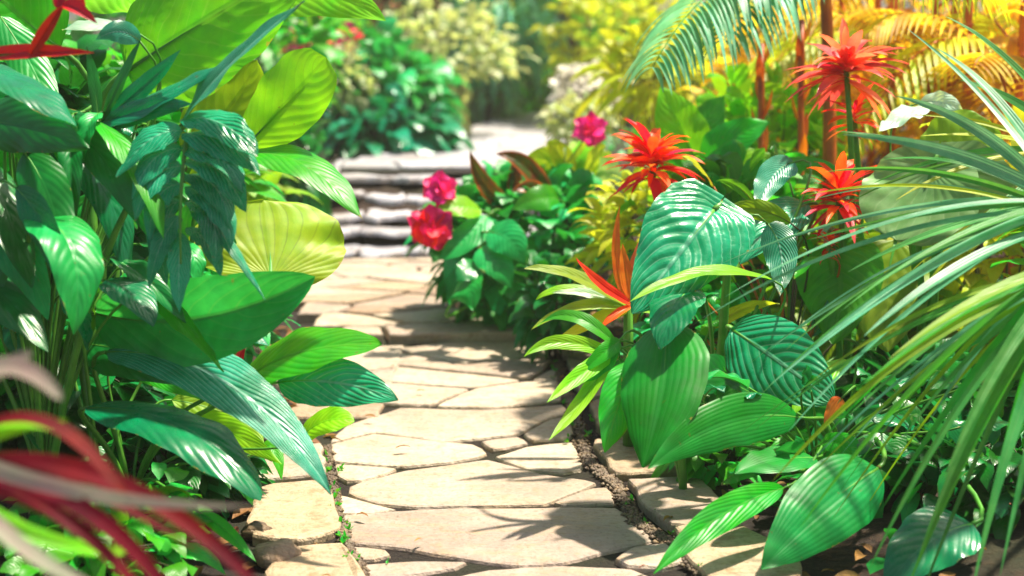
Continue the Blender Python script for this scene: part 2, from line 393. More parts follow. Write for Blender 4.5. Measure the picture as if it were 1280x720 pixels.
# ------------------------------------------------------------------ terrain
def smooth(a, b, x):
    t = min(1, max(0, (x - a) / (b - a))); return t * t * (3 - 2 * t)
STEP_Y = [7.35, 7.63, 7.90, 8.18, 8.48]
RISE = .068
def pathx(y):          # left and right edge of the flagged way, by distance
    k = [(0, -.62, .62), (2.9, -.40, .42), (4, -.41, .29), (5.2, -.62, .16), (6.2, -1.05, .15), (7.3, -1.15, -.02), (8.5, -1.25, .05), (9.5, -1.15, .2), (11, -.74, .4), (13, -.5, .5), (16, -.05, .7), (22, 1.5, 2.6)]
    for (a, l0, r0), (b, l1, r1) in zip(k, k[1:]):
        if a <= y <= b:
            t = (y - a) / (b - a); return l0 + (l1 - l0) * t, r0 + (r1 - r0) * t
    return k[-1][1], k[-1][2]
def gh(x, y):
    l, r = pathx(max(0, y))
    h = 5 * RISE * smooth(7.2, 8.7, y)
    d = max(l - x, x - r, 0)
    h += .10 * smooth(.12, .7, d) + .25 * smooth(1.2, 3.5, d)
    h += .02 * noise.noise(Vector((x * 2.3, y * 2.3, 0))) * smooth(.1, .4, d)
    h += 1.2 * smooth(16, 60, y)
    return h - .035
mb = MB()
xs = [-60, -40, -20, -12, -8] + [-6 + i * .15 for i in range(81)] + [8, 12, 20, 40, 60]
ys = [-20, -8, -3, -1] + [i * .15 for i in range(0, 121)] + [20, 24, 30, 40, 60, 80]
for y in ys:
    for x in xs: mb.v.append(Vector((x, y, gh(x, y)))); mb.uv.append((x, y)); mb.r.append(.5)
W = len(xs)
for i in range(len(ys) - 1):
    for j in range(W - 1):
        a = i * W + j; mb.f.append((a, a + 1, a + W + 1, a + W))
g = mb.build('ground', M['soil']); g['kind'] = 'structure'; g['label'] = 'dark brown garden soil of the planting beds'; g['category'] = 'ground'

# ------------------------------------------------------------------ path
def area2(p): return sum(p[i][0] * p[(i + 1) % len(p)][1] - p[(i + 1) % len(p)][0] * p[i][1] for i in range(len(p)))
def slab(mb, poly, z, th, rnd, bev=.007, jit=.006, inset=.006, tilt=(0, 0), warp=.003):
    """irregular slab with worn edges; poly = list of (x, y)"""
    if area2(poly) < 0: poly = poly[::-1]
    # resample with jitter
    pts = []
    n = len(poly)
    for i in range(n):
        a = Vector(poly[i]); b = Vector(poly[(i + 1) % n]); L = (b - a).length
        k = max(1, int(L / .035))
        for q in range(k):
            p = a.lerp(b, q / k)
            nrm = Vector((-(b - a).y, (b - a).x)) / max(L, 1e-6)
            j = noise.noise(Vector((p.x * 14, p.y * 14, z * 3 + rnd))) * jit * 2
            if q == 0: j = 0
            pts.append(p + nrm * j)
    # round corners by one pass of smoothing
    m = len(pts)
    pts = [(pts[(i - 1) % m] + pts[i] * 6 + pts[(i + 1) % m]) / 8 for i in range(m)]
    cx = sum(p.x for p in pts) / m; cy = sum(p.y for p in pts) / m
    def nrm_in(i):
        t = pts[(i + 1) % m] - pts[(i - 1) % m]
        return Vector((-t.y, t.x)).normalized() if t.length > 1e-6 else Vector((0, 0))
    rings = [(inset, -th), (inset, -bev * 1.2), (inset + bev * .4, -bev * .35), (inset + bev * 1.3, 0)]
    o = len(mb.v)
    def zz(p, dz): return z + dz + (p.x - cx) * tilt[0] + (p.y - cy) * tilt[1] + warp * noise.noise(Vector((p.x * 6, p.y * 6, rnd * 9)))
    for ins, dz in rings:
        for i in range(m):
            p = pts[i] + nrm_in(i) * ins
            mb.v.append(Vector((p.x, p.y, zz(p, dz)))); mb.uv.append((p.x, p.y)); mb.r.append(rnd)
    for k in range(len(rings) - 1):
        for i in range(m):
            mb.f.append((o + k * m + i, o + k * m + (i + 1) % m, o + (k + 1) * m + (i + 1) % m, o + (k + 1) * m + i))
    mb.f.append(tuple(o + (len(rings) - 1) * m + i for i in range(m)))
# bed of the path: joint filling
mb = MB(); k0 = 0
yy = [i * .1 for i in range(0, 74)] + [7.34]
for y in yy:
    l, r = pathx(y)
    l -= .30; r += .30
    for x in (l, r): mb.v.append(Vector((x, y, -.012))); mb.uv.append((x, y)); mb.r.append(.4)
for i in range(len(yy) - 1): mb.f.append((2 * i, 2 * i + 1, 2 * i + 3, 2 * i + 2))
path = mb.build('path', M['mortar'], origin=(0, 3, 0)); path['kind'] = 'structure'; path['label'] = 'pale sandstone flag path winding between the planting beds'; path['category'] = 'path'
# near stones traced in a 1.714x enlargement of the region starting at (330, 300)
Z = lambda x, y: (330 + x / 1.714, 300 + y / 1.714)
NEAR = [
 [(165,588),(300,580),(430,572),(600,572),(755,570),(838,640),(740,662),(640,688),(545,694),(440,680),(300,657),(182,648)],
 [(184,654),(262,660),(276,672),(235,682),(198,684)],
 [(198,692),(330,684),(440,684),(410,700),(320,712),(214,718)],
 [(330,760),(400,722),(480,704),(640,696),(790,702),(860,735),(905,790),(600,800),(330,790)],
 [(225,722),(318,718),(395,722),(310,760),(240,760)],
 [(748,684),(790,660),(862,650),(905,690),(850,702),(780,700)],
 [(160,545),(180,548),(290,574),(220,582),(162,584)],
 [(180,540),(182,524),(300,492),(400,480),(480,468),(590,498),(690,512),(716,518),(690,528),(600,565),(430,566),(330,568),(240,560)],
 [(618,562),(700,530),(738,528),(752,562),(640,568)],
 [(150,480),(288,489),(235,508),(178,518),(156,505)],
 [(146,472),(142,436),(235,414),(380,432),(450,436),(480,455),(400,474),(300,484)],
 [(492,462),(560,442),(664,430),(682,490),(640,497),(560,488)],
 [(462,432),(545,421),(568,434),(490,450)],
 [(556,414),(612,383),(652,374),(662,420),(576,430)],
 [(140,430),(175,395),(290,357),(480,362),(640,350),(648,370),(606,380),(545,412),(380,428),(240,408)],
 [(190,345),(270,308),(440,320),(356,352),(290,352)],
 [(368,355),(452,318),(560,304),(630,302),(636,342),(490,358)],
 [(268,302),(270,270),(400,282),(500,292),(550,300),(450,314)],
 [(272,264),(290,240),(430,268),(545,256),(620,258),(572,294),(505,288)],
 [(572,298),(625,272),(632,298)],
 [(270,232),(430,214),(556,208),(590,225),(618,250),(545,250),(430,262),(300,236)],
]
def addstone(parent, poly, z, th, mat, name='paving_stone', **kw):
    m = MB(); cx = sum(p[0] for p in poly) / len(poly); cy = sum(p[1] for p in poly) / len(poly)
    slab(m, poly, z, th, R.random(), **kw)
    return m.build(name, M[mat], parent, (cx, cy, z), smooth=False)
for pl in NEAR:
    poly = []
    for x, y in pl:
        q = G(*Z(x, y)); poly.append((q.x, q.y))
    addstone(path, poly, 0.0 + R.uniform(-.003, .004), .03, 'stone', tilt=(R.uniform(-.006, .006), R.uniform(-.008, .006)), jit=.005, inset=-.003)
# border stones either side of the gravel strips (pixels)
BORD = [
 ([(315,612),(408,604),(424,664),(372,680),(316,676)], 'tan'),
 ([(345,690),(428,682),(452,722),(460,760),(330,760)], 'tan'),
 ([(300,575),(402,560),(406,598),(316,606),(290,600)], 'stone'),
 ([(470,760),(462,735),(520,745),(540,790),(480,790)], 'stone'),
 ([(708,452),(760,462),(800,490),(735,500),(722,484)], 'stone'),
 ([(738,506),(804,494),(850,530),(842,556),(760,548),(748,530)], 'tan'),
 ([(742,556),(765,552),(848,560),(872,592),(770,596),(762,586)], 'tan'),
 ([(784,604),(870,600),(908,640),(890,664),(838,662),(812,640)], 'stone'),
 ([(842,668),(915,658),(990,700),(1000,740),(892,740)], 'tan'),
 ([(900,746),(1000,742),(1060,800),(950,820)], 'tan'),
 ([(705,446),(700,430),(722,424),(770,440),(772,458)], 'stone'),
]
for pl, mt in BORD:
    q = [G(x, y) for x, y in pl]
    addstone(path, [(p.x, p.y) for p in q], .012 + R.uniform(0, .008), .045, mt, tilt=(R.uniform(-.01, .01), R.uniform(-.012, .006)), jit=.009, inset=-.006, warp=.008)
# farther paving: voronoi cells
def clip(poly, a, b):  # keep points nearer a than b
    mx, my = (a[0] + b[0]) / 2, (a[1] + b[1]) / 2; dx, dy = b[0] - a[0], b[1] - a[1]
    f = lambda p: (p[0] - mx) * dx + (p[1] - my) * dy
    out = []
    for i in range(len(poly)):
        p, q = poly[i], poly[(i + 1) % len(poly)]; fp, fq = f(p), f(q)
        if fp <= 0: out.append(p)
        if fp * fq < 0:
            t = fp / (fp - fq); out.append((p[0] + (q[0] - p[0]) * t, p[1] + (q[1] - p[1]) * t))
    return out
def voro(y0, y1, cw, ch, lf, z, parent, mats, name='paving_stone', th=.03, ragged=.35, **kw):
    sx = ch / cw      # squash x so that cells come out wide
    seeds = []
    y = y0 + ch / 2
    row = 0
    while y < y1:
        l, r = lf(y)
        n = max(1, round((r - l) / cw))
        for i in range(n):
            x = l + (i + .5 + (.25 if row % 2 else -.2)) * (r - l) / n
            seeds.append(((x + R.uniform(-ragged, ragged) * cw) * sx, y + R.uniform(-ragged, ragged) * ch))
        y += ch; row += 1
    for i, a in enumerate(seeds):
        l, r = lf(max(y0, min(y1, a[1])))
        poly = [(l * sx, y0), (r * sx, y0), (r * sx, y1), (l * sx, y1)]
        for j, b in enumerate(seeds):
            if i != j:
                poly = clip(poly, a, b)
                if len(poly) < 3: break
        if len(poly) < 3 or abs(area2(poly)) < .004 * sx: continue
        addstone(parent, [(p[0] / sx, p[1]) for p in poly], z + R.uniform(-.004, .005), th, R.choice(mats), name, tilt=(R.uniform(-.01, .01), R.uniform(-.01, .01)), **kw)
voro(5.32, 7.3, .38, .23, lambda y: pathx(y), .035, path, ['stone', 'stone', 'stone', 'tan'], th=.06, inset=.012, ragged=.48)
voro(4.2, 5.25, .35, .28, lambda y: (pathx(y)[0] - .25, -.40), .004, path, ['stone', 'tan'], inset=.008)
voro(1.2, 2.45, .5, .3, lambda y: (-.5, .5), .0, path, ['stone'], inset=.006)
# steps
grp = 'rough stone steps climbing the path'
names = ['lowest rough pale stone step at the end of the flag path', 'second rough pale stone step above the flag path', 'third rough pale stone step above the flag path', 'fourth rough pale stone step just under the topmost one', 'topmost rough pale stone step at the edge of the upper path']
for i, y0 in enumerate(STEP_Y):
    st = thing('stone_step', names[i], 'step', (-.6, y0, i * RISE), grp)
    y1 = STEP_Y[i + 1] + .05 if i < 4 else 8.95
    m = MB(); l, r = pathx(y0)
    # riser blocks
    z = (i + 1) * RISE
    x = l - .12
    while x < r + .12:
        wd = R.uniform(.22, .5)
        slab(m, [(x, y0 + R.uniform(-.03, .06)), (x + wd * .3, y0 - R.uniform(-.02, .08)), (x + wd * .7, y0 - R.uniform(-.04, .06)), (x + wd, y0 + R.uniform(-.02, .06)), (x + wd, y1), (x, y1)], z + R.uniform(-.022, .016), RISE * R.uniform(.35, .6), R.random(), bev=.010, jit=.024, inset=.004, warp=.022, tilt=(R.uniform(-.08, .08), R.uniform(-.05, .05)))
        x += wd
    m.build('tread', M['grey'], st, (-.6, y0, z), smooth=False)
    m = MB()
    x = l - .12
    while x < r + .12:
        wd = R.uniform(.12, .3)
        slab(m, [(x, y0 + .09), (x + wd, y0 + .09), (x + wd, y1 + .05), (x, y1 + .05)], z - RISE * .55, RISE * .6, R.random(), bev=.012, jit=.01, inset=.012)
        x += wd
    m.build('riser', M['mortar'], st, (-.6, y0, z - RISE), smooth=False)
mb = MB(); yy = [8.75 + i * .25 for i in range(54)]
for y in yy:
    l, r = pathx(y)
    for k in range(7):
        x = l + (r - l) * k / 6
        mb.v.append(Vector((x, y, gh((l + r) / 2, y) + .012 + .035))); mb.uv.append((x, y)); mb.r.append(.5)
for i in range(len(yy) - 1):
    for k in range(6): a = i * 7 + k; mb.f.append((a, a + 1, a + 8, a + 7))
up = mb.build('path', M['mortar'], origin=(0, 10, .3)); up['kind'] = 'structure'; up['label'] = 'grey stone path curving to the right above the steps'; up['category'] = 'path'
for (a, b) in ((8.98, 10.4), (10.45, 12.2), (12.25, 14.4), (14.45, 17.4)):
    voro(a, b, .55, .45, lambda y: pathx(y), 5 * RISE + .035, up, ['grey'], inset=.01, th=.03)

# gravel strips in the two long joints
def gravel_strip(pix, width, label, n):
    m = MB(); pp = [G(*Z(x, y)) for x, y in pix]
    for i in range(n):
        k = R.random() * (len(pp) - 1); a = int(k); p = pp[a].lerp(pp[a + 1], k - a)
        p = p + Vector((R.gauss(0, width * .4), R.uniform(-.02, .02), 0)); s_ = R.uniform(.003, .009)
        p.z = R.uniform(-.010, .002)
        o = len(m.v); rn = R.random()
        for dx, dy, dz in ((1, 0, 0), (0, 1, 0), (-1, 0, 0), (0, -1, 0), (0, 0, .8), (0, 0, -.8)):
            m.v.append(p + Vector((dx * R.uniform(.7, 1.3), dy * R.uniform(.7, 1.3), dz)) * s_); m.uv.append((0, 0)); m.r.append(rn)
        for f in ((0, 1, 4), (1, 2, 4), (2, 3, 4), (3, 0, 4), (1, 0, 5), (2, 1, 5), (3, 2, 5), (0, 3, 5)): m.f.append(tuple(o + q for q in f))
    ob = m.build('gravel', M['gravel'], origin=tuple(pp[0])); ob['kind'] = 'stuff'; ob['label'] = label; ob['category'] = 'gravel'
gravel_strip([(135,440),(146,520),(158,590),(180,650),(212,720),(240,780)], .015, 'brown gravel filling the joint along the left side of the path', 2600)
gravel_strip([(628,260),(642,320),(668,375),(692,470),(752,520),(795,600),(875,650),(945,720),(1000,780)], .022, 'brown gravel filling the curved joint along the right side of the path', 5200)

# ------------------------------------------------------------------ generic plants
def clear_of_path(p, mg=.0):
    if p.z > .9: return True
    l, r = pathx(max(0, p.y)); return p.x < l - mg or p.x > r + mg
def rdir():
    while True:
        v = Vector((R.uniform(-1, 1), R.uniform(-1, 1), R.uniform(-1, 1)))
        if .05 < v.length < 1: return v.normalized()
def shrub(label, name, px, py, d, rx, ry, mat, ll, lw, n, kind='ovate', droop=.5, group=None, cat='shrub', wave=.04, fold=.25, stemmat='stemdark', up_=.35, flowers=None, inner=.35, ryd=None, lobe=0., filt=True):
    """leafy shrub: centre given on the picture at distance d, half sizes in pixels; its stems start from the ground below"""
    c = P(px, py, d); a = rx * d / FPX; h = ry * d / FPX; b = ryd or min(a, .9)
    base = Vector((c.x, c.y, gh(c.x, c.y)))
    t = thing(name, label, cat, base, group)
    m = MB(); sm = MB()
    ends = []
    nb = 9
    for i in range(nb):
        v = rdir(); e = c + Vector((v.x * a * .65, v.y * b * .65, abs(v.z) * h * .7 - h * .25))
        if e.z < base.z + .05: e.z = base.z + .05
        ends.append(e)
        mid = base.lerp(e, .5) + Vector((0, 0, (e.z - base.z) * .15))
        sm.tube([bez(base + Vector((R.uniform(-.03, .03), R.uniform(-.03, .03), -.03)), mid, e, k / 7) for k in range(8)], .004 + .006 * (h + a), .002 + .001 * h, .5, 6)
    for i in range(n):
        v = rdir(); rr = inner + (1 - inner) * R.random() ** .6
        # lumpy outline
        lum = 1 + .35 * noise.noise(Vector((v.x * 1.7 + px, v.y * 1.7, v.z * 1.7 + py)))
        p = c + Vector((v.x * a, v.y * b, v.z * h)) * rr * lum
        if p.z < base.z + .02: p.z = base.z + .02 + R.random() * .1
        if filt and h * 2 < 1.5 and not clear_of_path(p, -.12): continue
        out = (v * .8 + Vector((0, 0, up_)) + rdir() * .55).normalized()
        L = ll * R.uniform(.6, 1.25); Wd = lw * R.uniform(.7, 1.2)
        p1 = p + out * L * .5 + Vector((0, 0, L * .1)); p2 = p + out * L * .9 + GRAV * L * droop * R.uniform(.4, 1.2)
        nn = (Vector((0, 0, 1)) + v * .5 + rdir() * .5).normalized()
        leaf(m, p, p1, p2, Wd, nn, kind, fold, .15, wave, 0, 1, 5, 2, lobe, R.random(), i)
        if i % 3 == 0:
            e = min(ends, key=lambda q: (q - p).length_squared)
            sm.tube([e, e.lerp(p, .5) + Vector((0, 0, .01)), p], .0025, .0012, .5, 4)
    m.build('foliage', M[mat], t, c)
    sm.build('stem', M[stemmat], t, base)
    return t
def blossom(parent, c, r, mat, npet=16, name='flower'):
    m = MB()
    for ring, (k, tilt, s_) in enumerate(((6, .1, 1.1), (5, .5, .85), (3, 1.0, .55))):
        for i in range(k):
            th = 2 * math.pi * (i + .5 * ring) / k + R.uniform(-.1, .1)
            fw = ((EYE - c).normalized() + Vector((R.uniform(-.5, .3), 0, R.uniform(-.1, .7)))).normalized(); sx = fw.cross(Vector((0, 0, 1))).normalized(); sy = sx.cross(fw)
            d = (sx * math.cos(th) + sy * math.sin(th)) * math.cos(tilt) + fw * math.sin(tilt)
            leaf(m, c, c + d * r * .7 * s_ + fw * r * .25, c + d * r * s_, r * 1.35 * s_, (fw - d * .3 + rdir() * .3).normalized(), 'obov', .1, -.3, .05, 0, 1, 6, 3, 0, R.random(), i)
    o = m.build(name, M[mat], parent, c)
    return o
def torch(label, px, py, d, rpx, mat, groupn, tall=1.0, tipdown=0, mat2=None, nb=100):
    c = P(px, py, d); r = rpx * d / FPX; base = Vector((c.x + .05, c.y + .05, gh(c.x, c.y)))
    t = thing('torch_ginger', label, 'flower', base, groupn)
    sm = MB(); sm.tube([bez(base, base.lerp(c, .5) + Vector((.04, 0, 0)), c, k / 9) for k in range(10)], .011, .008)
    sm.build('stem', M['stemgreen'], t, base)
    for part, (mt, n, lo, hi, sz) in enumerate(((mat, nb, -.9, .95, 1.0), (mat2 or mat, nb // 3, -.2, .5, .6))):
        m = MB()
        for i in range(n):
            z = R.uniform(lo, hi); th = i * 2.4
            o = c + Vector((0, 0, z * r * .5 * tall * tall))
            q = math.sqrt(max(.05, 1 - z * z * .6))
            dr = Vector((math.cos(th) * q, math.sin(th) * q, z * .75 + .25)).normalized()
            L = r * sz * R.uniform(.6, 1.35)
            e = o + dr * L + GRAV * L * R.uniform(.0, .35)
            leaf(m, o, o + dr * L * .55 + Vector((0, 0, L * .12)), e, L * .22, (Vector((0, 0, 1)) + rdir() * .4).normalized(), 'lance', .35, .1, .04, 0, 1, 7, 2, 0, R.random(), i)
        m.build('bract' if part == 0 else 'inner_bract', M[mt], t, c)
    return t

# ------------------------------------------------------------------ LEFT BED
GLF = 'big leaved plants of the left bed'
def root(px, d, name, label, cat='plant', group=None, dx=0):
    p = P(px, 360, d); b = Vector((p.x + dx, p.y, 0)); b.z = gh(b.x, b.y)
    return thing(name, label, cat, b, group)
ph = root(40, 3.15, 'split_leaf_philodendron', 'tall philodendron with dark glossy cut leaves at the left edge', group=GLF)
cutleaf(ph, 'pleated', ((238,150,3.0), (222,220,2.92), (226,330,2.9)),
  [((226 + k,150 + 17 * k,2.98), (278 + 4 * (k % 3),136 + 19 * k + (k % 3) * 5,2.9), (322 - 9 * k + 12 * (k % 2),196 + 23 * k,2.87), 46 - 2 * k) for k in range(7)] +
  [((228,164 + 22 * k,2.98), (186,158 + 24 * k,2.93), (146 + 11 * k + 8 * (k % 2),222 + 27 * k,2.92), 38 - 2 * k) for k in range(6)] +
  [((226,290,2.95), (222,330,2.9), (224,392,2.88), 30), ((222,270,2.95), (196,300,2.9), (186,362,2.9), 24), ((232,285,2.95), (262,290,2.9), (276,345,2.88), 24), ((238,265,2.95), (266,262,2.9), (332,376,2.85), 20)],
  label='deeply cut glossy teal leaf with silvery ribbed fingers')
rp = random.Random(11)
for i in range(34):
    x = rp.uniform(-40, 235); y = rp.uniform(120, 400); dd = rp.uniform(3.05, 3.35); an = rad(rp.uniform(-50, 60)); L = rp.uniform(60, 130)
    ex, ey = x + math.sin(an) * L, y + math.cos(an) * L
    hleaf(ph, rp.choice(['emerald', 'dark', 'dark', 'teal', 'green']), (x, y, dd), ((x + ex) / 2 + rp.uniform(-15, 15), (y + ey) / 2 - 22, dd - .08), (ex, ey, dd - .05), rp.uniform(16, 42), rp.uniform(-50, 50), 'lance', wave=.12, curl=.3, fold=rp.uniform(.15, .6), twist=rp.uniform(-1, 1))
hleaf(ph, 'silver', (228,152,3.0), (262,95,2.9), (380,0,2.85), 42, -38, 'lance', fold=.3, wave=.08, label='long folded silvery leaf pointing up to the right')
for b_, c_, t_, w_, mt, ro in [
    ((122,150,3.1), (120,100,3.1), (108,58,3.1), 16, 'dark', 10), ((126,152,3.1), (150,100,3.05), (176,48,3.05), 16, 'dark', -20),
    ((126,152,3.1), (180,110,3.05), (226,62,3.0), 24, 'teal', 20), ((122,156,3.1), (200,125,3.0), (280,78,2.95), 44, 'teal', -25),
    ((128,158,3.1), (180,130,3.0), (240,130,2.95), 26, 'teal', 35),
    ((-45,78,3.0), (30,95,2.9), (96,160,2.85), 66, 'teal', -30), ((-40,150,3.1), (30,150,3.0), (110,185,2.9), 62, 'dark', 30),
    ((60,140,3.1), (130,170,3.0), (174,284,2.95), 46, 'dark', 25), ((118,150,3.05), (185,190,2.95), (205,300,2.9), 40, 'green', -30),
    ((30,190,3.0), (70,240,2.95), (80,330,2.9), 58, 'dark', 15), ((-20,200,3.1), (10,260,3.0), (40,360,2.95), 60, 'dark', -20),
    ((100,200,3.1), (150,240,3.1), (160,350,3.1), 50, 'teal', -20), ((-40,260,3.1), (30,300,3.0), (60,400,3.0), 55, 'emerald', 20),
    ((170,40,3.2), (120,20,3.1), (78,38,3.1), 34, 'pale', 30), ((175,52,3.1), (150,28,3.05), (120,50,3.05), 26, 'silver', -30),
    ((0,20,3.3), (50,90,3.3), (70,160,3.2), 50, 'emerald', 0), ((150,230,3.2), (200,260,3.2), (235,360,3.15), 40, 'emerald', 25),
    ((-60,330,3.1), (0,350,3.0), (60,440,2.95), 70, 'dark', -10),
]: hleaf(ph, mt, b_, c_, t_, w_, ro, 'lance' if w_ < 50 else 'ovate', wave=.06, curl=.25)
hleaf(ph, 'emerald', (62,278,2.9), (110,300,2.8), (92,418,2.8), 82, -22, 'heart', lobe=.12, fold=.35, curl=.3, wave=.06, label='glossy heart shaped leaf hanging with its tip down')
hleaf(ph, 'teal', (20,235,2.9), (60,270,2.85), (88,375,2.85), 34, 40, 'lance', fold=.3)

ee = root(120, 3.7, 'elephant_ear', 'elephant ear with huge bright green backlit leaves at the top left corner', group=GLF)
hleaf(ee, 'bright', (160,88,3.6), (235,35,3.5), (420,-70,3.3), 185, 10, 'ovate', pleat=.012, nple=9, curl=.2)
hleaf(ee, 'bright', (75,60,3.6), (20,20,3.5), (-60,-60,3.4), 120, -10, 'ovate', pleat=.01)
hleaf(ee, 'lime', (300,5,3.9), (390,-35,3.8), (482,26,3.7), 70, 15, 'ovate')
hleaf(ee, 'green', (120,130,3.8), (180,100,3.8), (215,150,3.7), 90, 0, 'ovate')
hleaf(ee, 'lime', (60,-20,3.9), (130,-40,3.9), (180,20,3.8), 110, 0, 'ovate')

cn = root(235, 3.5, 'canna_lily', 'canna with lime and yellow green paddle leaves leaning over the path', group=GLF)
hleaf(cn, 'lime', (298,192,3.35), (345,145,3.3), (408,72,3.25), 88, 12, 'obov', curl=.12, fold=.12)
hleaf(cn, 'green', (300,192,3.3), (385,180,3.2), (453,273,3.15), 64, -25, 'lance', curl=.2, label='long pointed green leaf arching out over the steps')
hleaf(cn, 'olive', (225,185,3.75), (290,150,3.75), (322,75,3.7), 92, 0, 'ellip')
hleaf(cn, 'yellow', (338,352,3.45), (340,310,3.5), (330,250,3.55), 192, 8, 'round', lobe=.05, curl=.1, fold=.08, label='round yellow leaf with dark spreading veins')
hleaf(cn, 'green', (215,330,3.7), (240,270,3.7), (290,240,3.7), 60, 0, 'ovate')
hleaf(cn, 'olive', (240,250,3.8), (270,215,3.8), (310,190,3.8), 60, 0, 'ovate')

bo = root(110, 3.2, 'banana_plant', 'low plant with one broad boat shaped teal leaf held level', group=GLF)
hleaf(bo, 'emerald', (120,392,3.25), (250,425,3.1), (394,346,3.0), 96, 42, 'ellip', fold=.55, curl=.1, wave=.02, label='broad boat shaped leaf, dark above and pale below')
hleaf(bo, 'teal', (132,350,3.05), (170,355,3.0), (192,408,2.95), 56, -20, 'ovate', curl=.2)
hleaf(bo, 'dark', (100,430,3.3), (170,430,3.2), (240,480,3.1), 70, 20, 'ovate')
hleaf(bo, 'silver', (262,402,3.4), (300,405,3.3), (335,432,3.3), 30, 10, 'lance')

cl = root(150, 3.25, 'calathea', 'calathea with glossy paddle leaves and one long silvery leaf at the path edge', group=GLF)
hleaf(cl, 'green', (297,487,3.25), (345,428,3.15), (477,430,3.1), 84, -18, 'ellip', curl=.15, pleat=.006, label='smooth bright green paddle leaf')
hleaf(cl, 'pleated', (348,478,3.15), (420,468,3.1), (498,500,3.05), 66, 15, 'ovate', wave=.05, pleat=.012, label='dark puckered leaf with pointed tip over the stones')
hleaf(cl, 'lime', (375,548,3.2), (405,515,3.15), (443,527,3.15), 44, -10, 'ellip')
hleaf(cl, 'silver', (132,440,3.2), (300,432,3.05), (414,618,2.95), 84, -8, 'lance', fold=.3, pleat=.012, nple=14, wave=.05, curl=.25, label='long silvery teal ribbed leaf arching to the ground')
hleaf(cl, 'teal', (108,510,3.15), (250,505,3.0), (326,626,2.95), 84, -25, 'ellip', wave=.05, curl=.3, label='dark glossy quilted leaf below the silvery one')
hleaf(cl, 'green', (150,455,3.3), (210,470,3.25), (262,502,3.2), 34, 0, 'lance')
hleaf(cl, 'lime', (240,520,3.35), (280,530,3.3), (352,580,3.25), 34, 20, 'lance')
hleaf(cl, 'olive', (215,500,3.4), (300,510,3.4), (330,560,3.35), 46, 0, 'lance')
hleaf(cl, 'green', (330,560,3.3), (345,545,3.3), (352,600,3.25), 22, 0, 'ovate')
hleaf(cl, 'green', (248,640,3.05), (280,655,3.0), (320,702,2.95), 20, 10, 'lance')
hleaf(cl, 'green', (200,700,3.0), (140,665,2.95), (90,700,2.9), 60, 10, 'ovate')
hleaf(cl, 'emerald', (60,640,3.1), (100,610,3.1), (170,640,3.0), 50, 10, 'ovate')

# red heliconia bracts, top left
he = root(-40, 2.75, 'heliconia', 'red heliconia flower spike with hooked bracts in the top left corner', 'flower')
for b_, c_, t_, w_ in [((-30,72,2.8), (40,62,2.75), (118,66,2.72), 24), ((38,70,2.75), (62,30,2.72), (82,2,2.7), 20), ((78,6,2.7), (98,6,2.68), (122,30,2.68), 20), ((85,0,2.7), (108,-5,2.7), (105,20,2.68), 14), ((70,10,2.7), (74,-10,2.7), (80,-40,2.7), 20)]:
    hleaf(he, 'scarlet', b_, c_, t_, w_, 20, 'lance', name='bract', fold=.7, stalk=False, wave=0, rag=0)
m = MB(); hb = world_of(he); m.tube([bez(hb, P(-60, 250, 2.8), P(-30, 72, 2.8), k / 10) for k in range(11)] + [P(38, 70, 2.76), P(80, 3, 2.71)], .012, .006); m.build('stem', M['stemgreen'], he, hb)
hr = root(262, 3.5, 'ginger_bud', 'small red ginger buds among the leaves above the paddle leaf', 'flower')
for b_, t_ in [((275,470,3.4), (292,418,3.35)), ((295,470,3.4), (308,425,3.35)), ((280,455,3.4), (270,430,3.35))]:
    hleaf(hr, 'scarlet', b_, ((b_[0]+t_[0])/2-4, (b_[1]+t_[1])/2, 3.35), t_, 14, 10, 'lance', name='bract', fold=.6, wave=0)

# blurred foreground cordylines
GC = 'strap leaved plants close to the camera'
def strapplant(label, rootp, mat, leaves, smat='stemgreen', cat='plant', name='cordyline'):
    b = P(*rootp); b.z = gh(b.x, b.y)
    t = thing(name, label, cat, b, GC)
    cr = P(*rootp)
    m = MB(); m.tube([b, b.lerp(cr, .5), cr], .016, .012); m.build('stem', M['stemdark'], t, b)
    for (c_, t_, w_, ro) in leaves:
        hleaf(t, mat, (rootp[0], rootp[1], rootp[2]), c_, t_, w_, ro, 'strap' if w_ > 21 else 'blade', stalk=False, fold=.3, curl=.1, wave=.01)
    return t
strapplant('crimson strap leaved cordyline, blurred, low in the left corner', (-90,600,1.75), 'crimson', [
    ((120,520,1.75), (330,740,1.7), 28, 10), ((40,430,1.75), (170,640,1.7), 24, -20), ((110,570,1.7), (230,770,1.65), 25, 20),
    ((80,600,1.7), (190,760,1.7), 23, -10), ((60,560,1.8), (250,690,1.75), 21, 0), ((-100,500,1.75), (-200,480,1.8), 25, 0)])
strapplant('pink and cream strap leaved cordyline, blurred, at the left edge', (-110,540,1.7), 'pinkwhite', [
    ((0,400,1.7), (78,500,1.65), 28, 0), ((80,640,1.7), (325,632,1.7), 18, 35), ((-20,470,1.7), (40,440,1.7), 24, 10), ((0,690,1.6), (120,735,1.6), 24, 0)])
strapplant('green strap leaved cordyline, blurred, at the left edge', (-90,580,1.8), 'lime', [
    ((20,480,1.8), (130,572,1.8), 18, 0), ((10,590,1.8), (122,632,1.8), 14, 10), ((0,530,1.8), (85,525,1.8), 21, 20), ((20,690,1.8), (160,690,1.8), 23, 0)])

